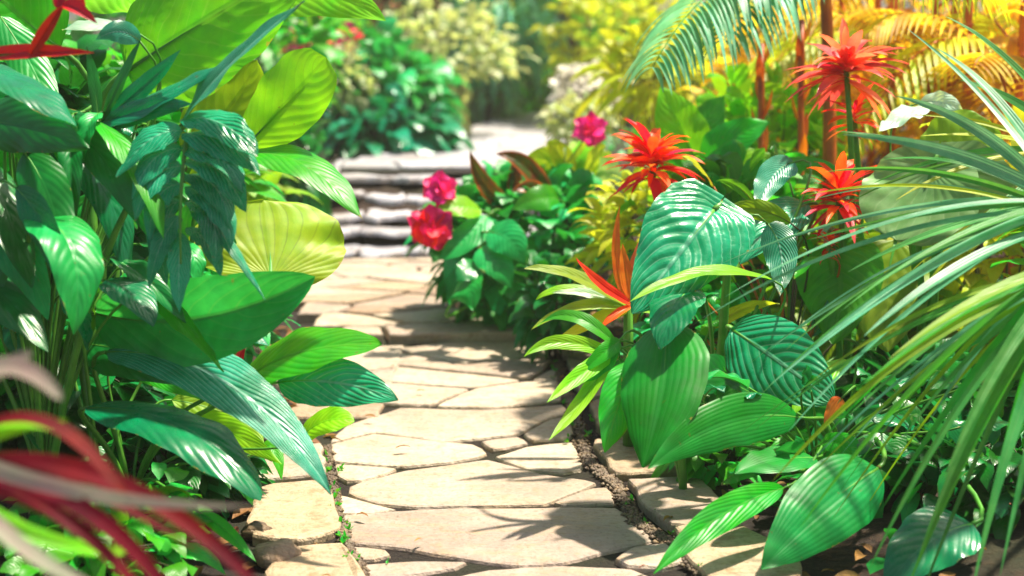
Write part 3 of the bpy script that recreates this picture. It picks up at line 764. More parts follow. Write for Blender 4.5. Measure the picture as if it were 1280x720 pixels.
# ------------------------------------------------------------------ RIGHT BED
GRT = 'big leaved plants of the right bed'
ca = root(900, 3.7, 'caladium', 'plant with large pleated silvery teal heart leaf in the right bed', group=GRT)
hleaf(ca, 'pleated', (893,262,3.5), (862,300,3.4), (790,392,3.35), 135, -12, 'heart', lobe=.16, pleat=.022, nple=9, fold=.25, curl=.25, label='large pleated heart leaf with silvery sheen')
hleaf(ca, 'lime', (965,350,3.45), (880,318,3.35), (786,378,3.25), 26, 25, 'lance', fold=.3, wave=.08)
hleaf(ca, 'teal', (862,362,3.4), (840,375,3.3), (826,438,3.25), 66, 15, 'ovate', pleat=.015)
hleaf(ca, 'pleated', (1010,255,3.9), (965,270,3.8), (925,330,3.75), 60, 0, 'ovate')
hleaf(ca, 'silver', (960,280,3.7), (985,310,3.7), (975,370,3.6), 44, 10, 'ovate')
hleaf(ca, 'silver', (985,205,3.9), (960,215,3.9), (948,262,3.8), 46, 10, 'heart', lobe=.1)
rq = random.Random(5)
mx_ = root(985, 3.9, 'mixed_leaf_clump', 'tangle of narrow pointed leaves between the caladium and the fan palm', group=GRT)
for i in range(46):
    x = rq.uniform(840, 1110); y = rq.uniform(225, 470); dd = rq.uniform(3.75, 4.3); an = rq.uniform(-2.2, 2.2); L = rq.uniform(40, 105)
    ex, ey = x + math.sin(an) * L, y - math.cos(an) * L * .7
    hleaf(mx_, rq.choice(['green', 'emerald', 'lime', 'goldgreen', 'olive', 'hosta', 'silver', 'dark']), (x, y, dd), ((x + ex) / 2, (y + ey) / 2 - 14, dd - .05), (ex, ey + 10, dd - .08), rq.uniform(9, 34), rq.uniform(-50, 50), 'lance', wave=.1, curl=.3, fold=rq.uniform(.15, .6), twist=rq.uniform(-1, 1), smat=rq.choice(['stemgreen', 'stemorange', 'stemdark']))
sy = root(860, 3.5, 'arrowhead_vine', 'plant with ribbed arrowhead leaf hanging over the path edge', group=GRT)
hleaf(sy, 'hosta', (832,416,3.35), (835,480,3.2), (803,584,3.15), 112, 14, 'ovate', lobe=.1, fold=.22, curl=.3, wave=.03, pleat=.0, label='large ribbed arrowhead leaf pointing down at the stones')
hleaf(sy, 'green', (795,455,3.35), (775,490,3.3), (756,566,3.25), 52, -15, 'ovate', curl=.3)
hleaf(sy, 'green', (850,450,3.4), (870,480,3.4), (850,540,3.4), 40, 30, 'ovate')
for t_ in [(655,446,3.3), (684,503,3.25), (686,550,3.25), (722,470,3.35), (706,520,3.35), (760,560,3.3), (672,408,3.5)]:
    hleaf(sy, R.choice(['green', 'lime', 'green']), (775, 425 + R.uniform(-12, 25), 3.4), (t_[0] + 40, t_[1] - 38, 3.35), t_, R.uniform(18, 24), R.uniform(-20, 20), 'lance', fold=.35, wave=.05)
ho = root(1060, 3.55, 'hosta', 'hosta with ribbed oval green leaves low in the right bed', group=GRT)
hleaf(ho, 'hosta', (1000,522,3.35), (905,505,3.2), (810,586,3.1), 60, -28, 'lance', pleat=.0, curl=.25, wave=.04, label='long ribbed leaf with white sheen reaching left')
hleaf(ho, 'pleated', (915,412,3.6), (960,440,3.5), (1042,503,3.45), 100, 15, 'ellip', fold=.15, label='broad blue green leaf, finely ribbed')
hleaf(ho, 'hosta', (1018,572,3.3), (965,570,3.2), (918,592,3.15), 56, 20, 'ovate')
hleaf(ho, 'hosta', (1098,585,3.2), (1030,625,3.05), (952,712,2.95), 92, -22, 'ovate', curl=.25, label='largest ribbed leaf at the lower right')
hleaf(ho, 'green', (980,610,3.15), (895,632,3.0), (816,718,2.9), 40, -22, 'lance', fold=.3, label='long narrow leaf drooping over the border stones')
hleaf(ho, 'dark', (955,500,3.6), (900,470,3.55), (862,450,3.5), 64, 0, 'ovate')
hleaf(ho, 'hosta', (1050,560,3.4), (1060,590,3.35), (1100,660,3.3), 80, 0, 'ovate')
hleaf(ho, 'teal', (1215,655,3.0), (1165,660,2.95), (1105,735,2.9), 95, 10, 'ovate', pleat=.01, label='dark blue green leaf at the lower right corner')
hleaf(ho, 'lime', (1060,450,3.6), (1010,480,3.55), (990,520,3.5), 34, 10, 'lance')
hleaf(ho, 'green', (1020,580,3.4), (1030,555,3.3), (1075,560,3.3), 44, 10, 'round')
hleaf(ho, 'orange', (1052,498,3.3), (1045,505,3.3), (1030,532,3.3), 22, 0, 'ovate', label='small orange leaf')
ro_ = root(1165, 3.9, 'giant_leaf_plant', 'plant with round grey green umbrella leaf behind the fan palm', group=GRT)
hleaf(ro_, 'umbrella', (1165,212,3.6), (1155,245,3.6), (1120,300,3.55), 150, 10, 'round', lobe=.35, curl=.1)
hleaf(ro_, 'umbrella', (1165,212,3.65), (1200,235,3.6), (1245,280,3.6), 130, 10, 'round', lobe=.25, curl=.1)
hleaf(ro_, 'olive', (1170,230,3.7), (1195,190,3.7), (1235,150,3.7), 100, 10, 'round', curl=.1)
hleaf(ro_, 'green', (1040,300,3.9), (1060,350,3.85), (1040,430,3.8), 110, 10, 'ovate')
hleaf(ro_, 'olive', (1120,300,3.9), (1100,370,3.85), (1110,440,3.8), 110, -10, 'ovate')
hleaf(ro_, 'pale', (1160,132,3.9), (1130,140,3.85), (1098,165,3.8), 34, 20, 'lance', wave=.15)
hleaf(ro_, 'pale', (1150,128,3.9), (1180,122,3.85), (1205,140,3.8), 26, 20, 'lance', wave=.15)

# broad bright leaves between the red heads
lb = root(880, 5.0, 'spathiphyllum', 'clump of broad bright green leaves behind the first red flower head', group=GRT)
for b_, c_, t_, w_, mt in [((872,205,5.0), (850,160,4.9), (826,108,4.9), 70, 'lime'), ((876,205,4.9), (910,170,4.8), (962,152,4.8), 56, 'green'), ((880,215,4.9), (930,200,4.8), (985,205,4.8), 50, 'lime'), ((872,210,5.0), (870,160,5.0), (905,120,5.0), 60, 'green'), ((860,215,4.9), (830,190,4.8), (790,160,4.8), 40, 'green'), ((880,220,4.8), (930,235,4.8), (960,270,4.7), 40, 'green')]:
    hleaf(lb, mt, b_, c_, t_, w_, R.uniform(-20, 20), 'ovate', pleat=.01)

GT = 'red torch flower heads of the right bed'
torch('bright red spiky flower head nearest the path, left of the others', 815, 208, 4.2, 56, 'red', GT, .8, mat2='orange', nb=80)
torch('tall coral flower head high beside the palm frond', 1058, 88, 4.0, 66, 'pinkred', GT, .7, mat2='red', nb=56)
torch('shaggy red flower head just under the tall coral one', 1068, 150, 4.1, 36, 'red', GT, .9, mat2='orange', nb=26)
torch('red flower head in front of the round grey green leaf', 1048, 250, 3.85, 54, 'red', GT, .8, mat2='orange', nb=48)
torch('small red flower head low behind the palm blades', 1036, 306, 3.85, 24, 'red', GT, .8, nb=22)

br = root(790, 3.9, 'bromeliad', 'bromeliad with orange and red bracts above lime leaves at the path side', 'flower')
for b_, c_, t_, w_, mt in [((780,372,3.8), (762,320,3.8), (775,256,3.8), 14, 'orange'), ((785,378,3.75), (790,330,3.75), (800,300,3.75), 14, 'pinkred'), ((790,380,3.75), (745,360,3.7), (720,322,3.7), 19, 'red'), ((788,375,3.7), (780,340,3.7), (778,305,3.7), 20, 'orange'), ((790,382,3.75), (765,395,3.7), (750,412,3.7), 14, 'red')]:
    hleaf(br, mt, b_, c_, t_, w_, 15, 'lance', name='bract', fold=.5, stalk=False)
for b_, c_, t_, w_, mt in [((785,382,3.8), (710,330,3.75), (655,336,3.7), 26, 'olive'), ((785,385,3.8), (720,370,3.75), (664,412,3.7), 22, 'olive'), ((785,385,3.8), (740,400,3.8), (690,430,3.7), 20, 'goldgreen'), ((785,385,3.8), (740,360,3.8), (690,366,3.8), 18, 'pale'), ((785,385,3.9), (820,350,3.9), (850,330,3.9), 20, 'goldgreen'), ((785,385,3.9), (700,345,3.9), (670,375,3.9), 20, 'lime')]:
    hleaf(br, mt, b_, c_, t_, w_, R.uniform(-25, 25), 'blade', stalk=False, fold=.35)
m = MB(); bb = world_of(br); m.tube([bb, bb.lerp(P(785, 383, 3.8), .5), P(785, 376, 3.8)], .02, .012); m.build('stem', M['stemgreen'], br, bb)

# fan palm at right
ml = root(1030, 3.45, 'peace_lily', 'low clump of many small pointed leaves around the largest ribbed leaf', group=GRT)
rq = random.Random(9)
for i in range(48):
    x = rq.uniform(850, 1230); y = rq.uniform(470, 700); dd = rq.uniform(3.3, 3.7); an = rq.uniform(-2.0, 2.0); L = rq.uniform(40, 90)
    ex, ey = x + math.sin(an) * L, y - math.cos(an) * L * .4 + 14
    if x < 930 and ex < 900 and y > 590: continue
    hleaf(ml, rq.choice(['hosta', 'dark', 'emerald', 'dark', 'green', 'teal']), (x, y, dd), ((x + ex) / 2, (y + ey) / 2 - 16, dd - .05), (ex, ey, dd - .08), rq.uniform(16, 40), rq.uniform(-50, 50), 'lance', wave=.12, curl=.3, fold=rq.uniform(.15, .6), twist=rq.uniform(-.8, .8))
fp = root(1330, 3.3, 'fan_palm', 'fan palm with long drooping blades spreading from the right edge', 'palm')
def fan(hub, tips, mat, w0=20):
    hp = P(*hub); pb = world_of(fp)
    m = MB(); m.tube([bez(pb, pb.lerp(hp, .5) + Vector((.1, 0, .1)), hp, k / 10) for k in range(11)], .016, .010)
    fr = m.build('frond_stalk', M['stemgreen'], fp, pb)
    tips = [(a_, b_, c_, d_ * .72) for a_, b_, c_, d_ in tips] + [(a_ + R.uniform(-45, 45), b_ + R.uniform(-40, 40), c_ + .15, d_ * .4) for a_, b_, c_, d_ in tips[::3]]
    for (tx, ty, td, wd) in tips:
        a = hub; lx = (hub[0] + tx) / 2; ly = (hub[1] + ty) / 2
        L = math.hypot(hub[0] - tx, hub[1] - ty)
        up1 = L * R.uniform(.10, .2)
        hleaf(fp, R.choice(mat), (hub[0] + R.uniform(-12, 12), hub[1] + R.uniform(-14, 14), hub[2]), (lx + R.uniform(-10, 10), ly - up1, (hub[2] + td) / 2), (tx, ty, td), wd, R.uniform(-35, 35), 'blade', stalk=False, name='blade', fold=R.uniform(.15, .45), wave=.0, curl=0, rag=0, twist=R.uniform(-.6, .6))
fan((1335,265,3.0), [(1052,168,2.9,22), (905,372,2.95,13), (878,398,2.95,12), (1030,215,3.1,12), (1120,120,3.2,20), (1010,300,3.1,12), (962,482,2.85,15), (985,540,2.85,12), (945,500,3.0,10), (1020,430,2.8,22), (1050,390,2.8,24), (1080,420,2.75,26), (1170,60,3.3,22), (1000,245,3.2,8), (900,330,3.3,8), (960,440,3.1,9), (1100,200,3.2,16), (1060,340,3.0,20)], ['palm', 'palmteal', 'palmteal', 'palm', 'goldgreen'])
fan((1345,335,2.85), [(965,602,2.75,16), (1000,660,2.7,14), (1085,715,2.65,16), (1130,745,2.6,22), (1215,740,2.6,26), (1045,600,2.75,14), (1020,560,2.9,16), (1100,640,2.7,22), (1150,690,2.7,18), (1180,600,2.6,24), (1250,720,2.6,20), (1060,520,2.8,16), (1000,590,2.9,9), (1120,560,2.8,14), (1240,620,2.7,14), (1300,700,2.6,20), (1080,480,2.7,22), (1110,450,2.65,24), (1040,650,3.0,10), (1160,530,2.9,14), (1010,480,2.9,12), (940,540,3.0,8)], ['palm', 'palm', 'green', 'palm', 'palmteal', 'olive'])
fan((1360,200,3.3), [(1150,170,3.2,20), (1120,250,3.2,18), (1200,100,3.3,20), (1090,230,3.4,14), (1170,330,3.1,20), (1180,20,3.4,20), (1140,380,3.2,16)], ['palm', 'goldgreen'])

# pinnate fronds
def frond(plant, r0, r1, r2, mat, nl, ll, lw, hang=.7, name='frond', ends=(.06, 1.0), rr=.006):
    p0, p1, p2 = P(*r0), P(*r1), P(*r2)
    m = MB()
    for i in range(nl):
        u = ends[0] + (ends[1] - ends[0]) * i / (nl - 1)
        c = bez(p0, p1, p2, u); t = bezt(p0, p1, p2, u).normalized()
        S = t.cross(Vector((0, 0, 1))).normalized()
        env = math.sin(math.pi * (.15 + .8 * u)) ** .6
        for s_ in (-1, 1):
            d = (S * s_ * .8 + t * .55 + Vector((0, 0, .12))).normalized(); L = ll * env * R.uniform(.85, 1.1)
            leaf(m, c, c + d * L * .5, c + d * L * .85 + GRAV * L * hang * R.uniform(.8, 1.2), lw, Vector((0, 0, 1)) + S * s_ * .3, 'blade', .35, 0, 0, 0, 1, 7, 1, 0, R.random(), i)
    f = m.build(name, M[mat], plant, p0)
    m = MB(); m.tube([bez(p0, p1, p2, k / 14) for k in range(15)], rr, rr * .3); m.build('rachis', M['stemgreen'], f, p0)
    return f
pp = root(1030, 4.9, 'feather_palm', 'palm with pale blue green feather frond drooping at the top', 'palm')
frond(pp, (1030,-40,4.8), (900,-75,4.5), (816,84,4.3), 'palmteal', 40, .29, .026, .6)
frond(pp, (1030,-40,4.8), (960,-60,4.6), (905,50,4.4), 'palmteal', 34, .26, .024, .6)
frond(pp, (1030,-40,4.8), (1120,-120,4.6), (1230,-30,4.4), 'goldgreen', 30, .34, .02, .8)
frond(pp, (1030,-40,4.8), (1000,-140,5.2), (900,-120,5.6), 'palm', 26, .34, .022, .8)
m = MB(); pb = world_of(pp); m.tube([bez(pb, pb.lerp(P(1030, -40, 4.8), .5) + Vector((.05, 0, 0)), P(1030, -40, 4.8), k / 10) for k in range(11)], .03, .02); m.build('trunk', M['stemorange'], pp, pb)

# cane palms behind, sun glow put into their golden leaf colour
GG = 'golden cane palms at the upper right'
for i, (px, d, lab) in enumerate([(1155, 5.6, 'golden cane palm with twin orange stems right of the coral flower'), (1255, 5.2, 'golden cane palm cut by the right edge of the picture'), (1085, 6.4, 'golden cane palm standing farther back between the other two')]):
    t = root(px, d, 'cane_palm', lab, 'palm', GG); b = world_of(t); rnd2 = random.Random(i)
    for j, dx in enumerate((0, .06, -.14)):
        bb = b + Vector((dx, rnd2.uniform(-.05, .05), 0)); tp = bb + Vector((dx * .3, 0, 1.55 - j * .12))
        m = MB(); m.tube([bb.lerp(tp, k / 8) for k in range(9)], .018, .014)
        for k in range(10): q = bb.lerp(tp, (k + .5) / 10); m.tube([q, q + Vector((0, 0, .008))], .021, .021)
        m.build('cane', M['stemorange'], t, bb)
    for j in range(13):
        a = j * 2.4; s_ = b + Vector((0, 0, rnd2.uniform(.6, 1.5)))
        o = Vector((math.cos(a), math.sin(a) * .8, 0))
        e = s_ + o * rnd2.uniform(.5, .9) + Vector((0, 0, rnd2.uniform(-.25, .35)))
        mid = s_ + o * .4 + Vector((0, 0, .4))
        m = MB()
        for k in range(22):
            u = .1 + .9 * k / 21; c = bez(s_, mid, e, u); tt = bezt(s_, mid, e, u).normalized(); S = tt.cross(Vector((0, 0, 1))).normalized()
            for sg in (-1, 1):
                dd = (S * sg * .8 + tt * .6).normalized(); L = .30 * math.sin(math.pi * (.2 + .75 * u))
                leaf(m, c, c + dd * L * .5, c + dd * L * .9 + GRAV * L * .4, .026, Vector((0, 0, 1)), 'blade', .35, 0, 0, 0, 1, 5, 1, 0, rnd2.random(), k)
        f = m.build('frond', M['gold'] if j % 3 else M['goldgreen'], t, s_)
        m = MB(); m.tube([bez(s_, mid, e, k / 8) for k in range(9)], .006, .002); m.build('rachis', M['stemorange'], f, s_)
# orange upright stalks
for (px, y0, y1, d, lab) in [(952, 150, 55, 5.0, 'upright orange ginger stalk under the palm frond'), (1002, 130, 25, 4.9, 'upright orange ginger stalk left of the coral flower'), (868, 320, 250, 4.6, 'short orange stalk behind the pleated leaf')]:
    t = root(px, d, 'ginger_stalk', lab, 'flower', 'orange ginger stalks'); b = world_of(t); tp = P(px, y1, d)
    m = MB(); m.tube([b.lerp(tp, k / 8) for k in range(9)], .012, .012); m.build('stem', M['stemorange'], t, b)
    for k in range(9):
        q = b.lerp(tp, .45 + .06 * k); a = k * 2.4; dd = Vector((math.cos(a) * .35, math.sin(a) * .35, 1)).normalized()
        m = MB(); leaf(m, q, q + dd * .06, q + dd * .12, .035, Vector((math.cos(a), math.sin(a), .2)), 'lance', .5, 0, 0, 0, 1, 8, 3, 0, R.random(), k); m.build('bract', M['orange'], t, q)

# impatiens clump in the middle
im = shrub('rounded bush with magenta and rose red blooms leaning over the path', 'flowering_bush', 648, 298, 5.75, 108, 84, 'emerald', .17, .11, 460, group=None, droop=.5, inner=.5, filt=False)
for (px, py, d, r, mt) in [(550, 238, 5.25, 19, 'magenta'), (539, 284, 5.2, 24, 'rose'), (738, 164, 5.6, 19, 'magenta'), (546, 298, 5.3, 15, 'rose')]:
    c = P(px, py, d); blossom(im, c, r * d / FPX, mt)
    m = MB(); e = P(640, 320, 5.6); m.tube([bez(e, e.lerp(c, .5) + Vector((0, 0, .05)), c, k / 6) for k in range(7)], .005, .003)
    m.build('flower_stalk', M['stemgreen'], im, e)
for b_, c_, t_, w_, mt in [((560,385,5.2), (585,330,5.1), (592,388,5.05), 60, 'emerald'), ((610,270,5.3), (585,300,5.2), (548,325,5.2), 40, 'emerald'), ((610,290,5.2), (640,290,5.1), (655,330,5.1), 46, 'emerald'), ((600,310,5.2), (620,320,5.1), (640,360,5.1), 44, 'emerald'),
    ((600,262,5.3), (575,255,5.2), (545,262,5.2), 34, 'lime'), ((700,250,5.4), (680,240,5.3), (640,262,5.3), 34, 'green'), ((600,330,5.2), (585,335,5.1), (570,352,5.1), 34, 'dark')]:
    hleaf(im, mt, b_, c_, t_, w_, R.uniform(-20, 20), 'ovate')
bz = root(670, 5.6, 'ti_plant', 'ti plant with bronze orange edged leaves above the flowering bush')
for b_, c_, t_, w_ in [((640,262,5.5), (600,240,5.45), (587,188,5.4), 26), ((690,262,5.5), (665,195,5.45), (620,192,5.4), 30), ((700,270,5.5), (670,220,5.4), (640,240,5.35), 26), ((650,265,5.6), (640,230,5.6), (648,190,5.6), 22)]:
    hleaf(bz, 'bronze', b_, c_, t_, w_, R.uniform(-20, 20), 'lance', fold=.4)
sl = root(720, 5.9, 'bird_nest_fern', 'clump of upright pale lime leaves behind the bronze leaves')
for k in range(12):
    a = -70 + 140 * k / 11; L = R.uniform(55, 90)
    hleaf(sl, R.choice(['lime', 'lime', 'pale', 'goldgreen']), (722, 245, 5.8), (722 + math.sin(rad(a)) * L * .4, 245 - L * .7, 5.75 + R.uniform(-.2, .2)), (722 + math.sin(rad(a)) * L * .9, 245 - math.cos(rad(a)) * L, 5.7 + R.uniform(-.2, .2)), 32, R.uniform(-30, 30), 'ellip', stalk=True)

# ------------------------------------------------------------------ filler shrubs
GFL = 'leafy undergrowth of the left bed'; GFR = 'leafy undergrowth of the right bed'; GB = 'shrubs beyond the steps'
S = shrub
S('dense dark green shrub at the far left behind the philodendron', 'broadleaf_shrub', 40, 240, 4.2, 150, 190, 'dark', .24, .11, 420, group=GFL)
S('mid green shrub behind the round yellow leaf', 'broadleaf_shrub', 190, 200, 4.6, 130, 130, 'green', .2, .10, 320, group=GFL)
S('shadowy low shrub under the boat shaped leaf', 'broadleaf_shrub', 60, 480, 3.6, 130, 90, 'dark', .2, .09, 300, group=GFL)
S('low dark shrub beneath the silvery leaf at the path edge', 'broadleaf_shrub', 215, 575, 3.5, 90, 55, 'dark', .13, .06, 260, group=GFL)
S('small leafy ground plant in the lower left corner', 'ground_plant', 120, 690, 3.0, 130, 45, 'green', .10, .05, 240, group=GFL)
S('olive green bush left of the steps', 'broadleaf_shrub', 270, 260, 5.6, 80, 75, 'olive', .16, .07, 260, group=GFL)
S('emerald shrub between the yellow leaf and the path', 'broadleaf_shrub', 250, 400, 4.3, 70, 60, 'emerald', .15, .07, 200, group=GFL)
S('tall green shrub outside the left edge', 'broadleaf_shrub', -180, 200, 3.8, 170, 220, 'emerald', .25, .12, 380, group=GFL)
S('dark olive bush at the foot of the flowering bush', 'low_bush', 690, 370, 5.1, 60, 45, 'dark', .12, .05, 220, group=GFR)
S('yellow green bush under the first red flower head', 'low_bush', 820, 290, 4.9, 75, 70, 'goldgreen', .14, .05, 300, 'lance', group=GFR)
S('green undergrowth behind the pleated heart leaf', 'broadleaf_shrub', 920, 300, 4.6, 100, 90, 'green', .18, .07, 320, group=GFR)
S('emerald undergrowth behind the arrowhead leaf', 'low_bush', 880, 440, 4.1, 90, 65, 'emerald', .13, .06, 300, group=GFR)
S('olive green shrub under the round umbrella leaf', 'broadleaf_shrub', 1060, 380, 4.5, 120, 95, 'olive', .2, .09, 320, group=GFR)
S('dark shrub under the fan palm blades', 'broadleaf_shrub', 1150, 540, 3.9, 130, 90, 'dark', .17, .08, 340, group=GFR)
S('dark low undergrowth in the lower right corner', 'ground_plant', 1230, 680, 3.4, 130, 60, 'dark', .13, .06, 260, group=GFR)
S('low green plants along the border stones', 'ground_plant', 900, 560, 3.75, 60, 35, 'green', .10, .04, 160, group=GFR)
S('yellow green shrub behind the fan palm', 'broadleaf_shrub', 1260, 330, 4.4, 130, 150, 'goldgreen', .2, .08, 320, group=GFR)
S('green shrub outside the right edge', 'broadleaf_shrub', 1450, 350, 3.8, 140, 200, 'green', .22, .1, 320, group=GFR)
S('lime green bush behind the second red flower head', 'broadleaf_shrub', 950, 190, 5.6, 95, 80, 'lime', .18, .08, 300, group=GFR)
S('golden bush under the orange ginger stalks', 'broadleaf_shrub', 1000, 110, 6.6, 110, 80, 'gold', .2, .06, 320, 'lance', group=GFR)
S('golden bush at the upper right corner', 'broadleaf_shrub', 1240, 120, 6.2, 130, 110, 'gold', .22, .06, 360, 'lance', group=GFR)
S('tall golden shrub filling the upper right behind the cane palms', 'broadleaf_shrub', 1150, 60, 7.6, 210, 110, 'gold', .24, .05, 620, 'lance', group=GFR)  # golden foliage of these three stands in for the warm sun glow
S('yellow bush between the palm frond and the pale dome', 'broadleaf_shrub', 830, 90, 7.2, 70, 70, 'goldgreen', .2, .06, 300, 'lance', group=GFR)
S('emerald broad leaved shrub left of the upper path', 'broadleaf_shrub', 465, 116, 11.2, 95, 66, 'emerald', .26, .15, 620, group=GB, filt=False)
S('dark broad leaved shrub spilling beside the upper path', 'broadleaf_shrub', 478, 176, 10.6, 84, 38, 'teal', .36, .16, 260, group=GB, droop=.7, filt=False)
S('dark green shrub at the left of the steps', 'broadleaf_shrub', 400, 200, 7.9, 55, 45, 'dark', .2, .09, 220, group=GB)
t = S('bush with pink red bracts behind the emerald shrub', 'flowering_bush', 405, 50, 10.8, 42, 22, 'rose', .14, .06, 90, group=GB)
S('cream variegated bush in the middle distance', 'variegated_bush', 560, 85, 12.2, 85, 85, 'cream', .2, .10, 620, group=GB)
S('grey green bush left of the upper path bend', 'broadleaf_shrub', 606, 112, 15.5, 74, 58, 'greygreen', .2, .10, 560, group=GB)
S('low cream and green plants along the upper path', 'ground_plant', 560, 150, 10.8, 45, 22, 'cream', .14, .07, 160, group=GB)
S('soft blue green weeping bush at the top centre', 'weeping_bush', 612, 34, 14.8, 88, 62, 'bluegreen', .30, .06, 900, 'lance', group=GB, droop=1.0)
S('light green bush closing the end of the upper path', 'broadleaf_shrub', 645, 92, 19.5, 90, 50, 'lime', .24, .10, 620, group=GB)
S('pale green shrub with cream leaf tips behind the path bend', 'variegated_bush', 690, 90, 17.5, 60, 60, 'pale', .22, .10, 420, group=GB)
S('low pink flowering plants at the far end of the path', 'flowering_bush', 672, 138, 17, 40, 14, 'pinkred', .14, .07, 120, group=GB)
S('small cream leaved bush in front of the emerald shrub', 'variegated_bush', 425, 100, 10.6, 40, 40, 'cream', .13, .07, 160, group=GB, filt=False)
S('white flowering domed bush by the bend of the path', 'flowering_bush', 735, 112, 9.2, 45, 28, 'white', .09, .06, 360, group=GB)
S('pale pink flowering plants beside the far path', 'flowering_bush', 725, 150, 8.4, 45, 25, 'cream', .1, .05, 260, group=GB)
S('yellow green shrub behind the white domed bush', 'broadleaf_shrub', 770, 50, 13.5, 90, 75, 'goldgreen', .25, .1, 420, group=GB)
S('red brown leaved bush at the top middle', 'broadleaf_shrub', 500, 10, 14.5, 60, 60, 'bronze', .25, .12, 260, group=GB)
S('green bush at the top behind the elephant ear', 'broadleaf_shrub', 300, 60, 8.5, 130, 110, 'green', .26, .12, 380, group=GB)

# ------------------------------------------------------------------ trees
def tree(label, x, y, h, rx, mat, n, ll, lw, weep=.3, cat='tree', name='broadleaf_tree', trad=.09, low=.35, group='trees at the back of the garden'):
    base = Vector((x, y, gh(x, y))); t = thing(name, label, cat, base, group)
    m = MB(); top = base + Vector((R.uniform(-.3, .3), 0, h * .7))
    trunk = [bez(base - Vector((0, 0, .1)), base + Vector((R.uniform(-.3, .3), .1, h * .35)), top, k / 12) for k in range(13)]
    m.tube(trunk, trad, trad * .35, .5, 10)
    tips = []
    for i in range(16):
        k = R.uniform(low, 1); a = R.random() * 6.28; st = trunk[int(k * 12)]
        e = st + Vector((math.cos(a) * rx * R.uniform(.5, .95), math.sin(a) * rx * R.uniform(.5, .95), h * R.uniform(-.02, .28)))
        mid = st.lerp(e, .5) + Vector((0, 0, h * .06)); tips.append((st, mid, e))
        m.tube([bez(st, mid, e, q / 6) for q in range(7)], trad * .35, trad * .08, .5, 6)
    m.build('trunk', M['bark'], t, base)
    m = MB()
    for i in range(n):
        st, mid, e = R.choice(tips); c = bez(st, mid, e, R.uniform(.35, 1.1)) + rdir() * rx * .3 * R.random() ** .5
        o = (rdir() + Vector((0, 0, .2))).normalized(); L = ll * R.uniform(.6, 1.3)
        leaf(m, c, c + o * L * .5, c + o * L * .8 + GRAV * L * weep, lw, rdir() + Vector((0, 0, .8)), 'lance', .2, .1, 0, 0, 1, 4, 1, 0, R.random(), i)
    m.build('crown', M[mat], t, top)
    return t
a = P(628, 40, 18); tree('weeping blue green tree over the upper path', a.x - .3, a.y, 4.4, 1.35, 'bluegreen', 3000, .34, .05, .8, low=.3, trad=.07)
a = P(712, 40, 15); tree('bare brown trunked tree right of the weeping tree', a.x, a.y, 4.6, 1.6, 'goldgreen', 1500, .28, .10, .3, trad=.14, low=.55)
labs = ['tall green tree at the far left', 'yellow green tree behind the elephant ear', 'pale green tree behind the cream bush', 'lime green tree above the middle of the path', 'olive green tree behind the palm frond', 'golden leaved tree behind the coral flower', 'golden leaved tree at the far right', 'green tree beyond the left frame edge', 'green tree beyond the right frame edge', 'round crowned tree closing the path', 'dense tree behind the bronze bush', 'light green tree behind the weeping tree']
xs_ = [(-5.2, 14, 'green'), (-3.3, 17, 'lime'), (-1.0, 20, 'cream'), (1.6, 22, 'lime'), (3.2, 16, 'olive'), (4.6, 13, 'gold'), (6.2, 14, 'gold'), (-8, 12, 'green'), (8.5, 12, 'green'), (.3, 24, 'goldgreen'), (-2.2, 22, 'emerald'), (.2, 18, 'lime')]  # golden crowns have the sun glow put into their leaf colour
for (x, y, mt), lb_ in zip(xs_, labs):
    tree(lb_, x, y, R.uniform(4.2, 5.5), R.uniform(1.5, 2.0), mt, 850, .34, .17, .4, trad=.1, low=.25)
labs = ['far green hedge bush at the left end', 'far lime hedge bush left of centre', 'far cream speckled hedge bush', 'far green hedge bush at centre', 'far golden hedge bush right of centre', 'far golden hedge bush at the right', 'far yellow green hedge bush at the right end', 'far emerald hedge bush behind the grey green bush']
for i, (px, mt) in enumerate([(150, 'green'), (350, 'lime'), (500, 'cream'), (640, 'lime'), (860, 'goldgreen'), (1040, 'gold'), (1230, 'goldgreen'), (740, 'green')]):  # golden bush at the right carries sun glow in its leaf colour
    S(labs[i], 'hedge_bush', px, 75, 16 + (i % 3), 130, 75, mt, .3, .16, 380, group='hedge bushes in the far background', up_=.2)

# ------------------------------------------------------------------ litter and ground cover
m = MB()
n = 0
while n < 1500:
    y = R.uniform(2.2, 9); l, r = pathx(y); s_ = R.choice((-1, 1)); x = (l - R.random() ** 1.5 * 1.4 - .12) if s_ < 0 else (r + .16 + R.random() ** 1.5 * 1.4)
    p = Vector((x, y, gh(x, y) + .02)); a = R.random() * 6.28; o = Vector((math.cos(a), math.sin(a), .1)); L = R.uniform(.03, .08)
    leaf(m, p, p + o * L * .5 + Vector((0, 0, L * .2)), p + o * L, L * .45, Vector((R.uniform(-.3, .3), R.uniform(-.3, .3), 1)), 'ovate', .2, -.2, .05, 0, 1, 4, 2, 0, R.random(), n); n += 1
o = m.build('leaf_litter', M['dry']); o['kind'] = 'stuff'; o['label'] = 'dry brown fallen leaves on the soil of the beds'; o['category'] = 'leaf litter'
m = MB(); n = 0
while n < 2600:
    y = R.uniform(2.3, 12); l, r = pathx(y); s_ = R.choice((-1, 1)); x = (l - R.random() * 1.8 - .28) if s_ < 0 else (r + .26 + R.random() * 1.8)
    if noise.noise(Vector((x * 2, y * 2, 3))) < -.05: n += 1; continue
    p = Vector((x, y, gh(x, y) + .005)); a = R.random() * 6.28; o = Vector((math.cos(a) * .7, math.sin(a) * .7, .9)); L = R.uniform(.05, .12)
    leaf(m, p, p + o * L * .6, p + o * L + GRAV * L * .3, L * .4, Vector((R.uniform(-.5, .5), R.uniform(-.5, .5), 1)), 'ovate', .2, .1, .05, 0, 1, 4, 2, 0, R.random(), n); n += 1
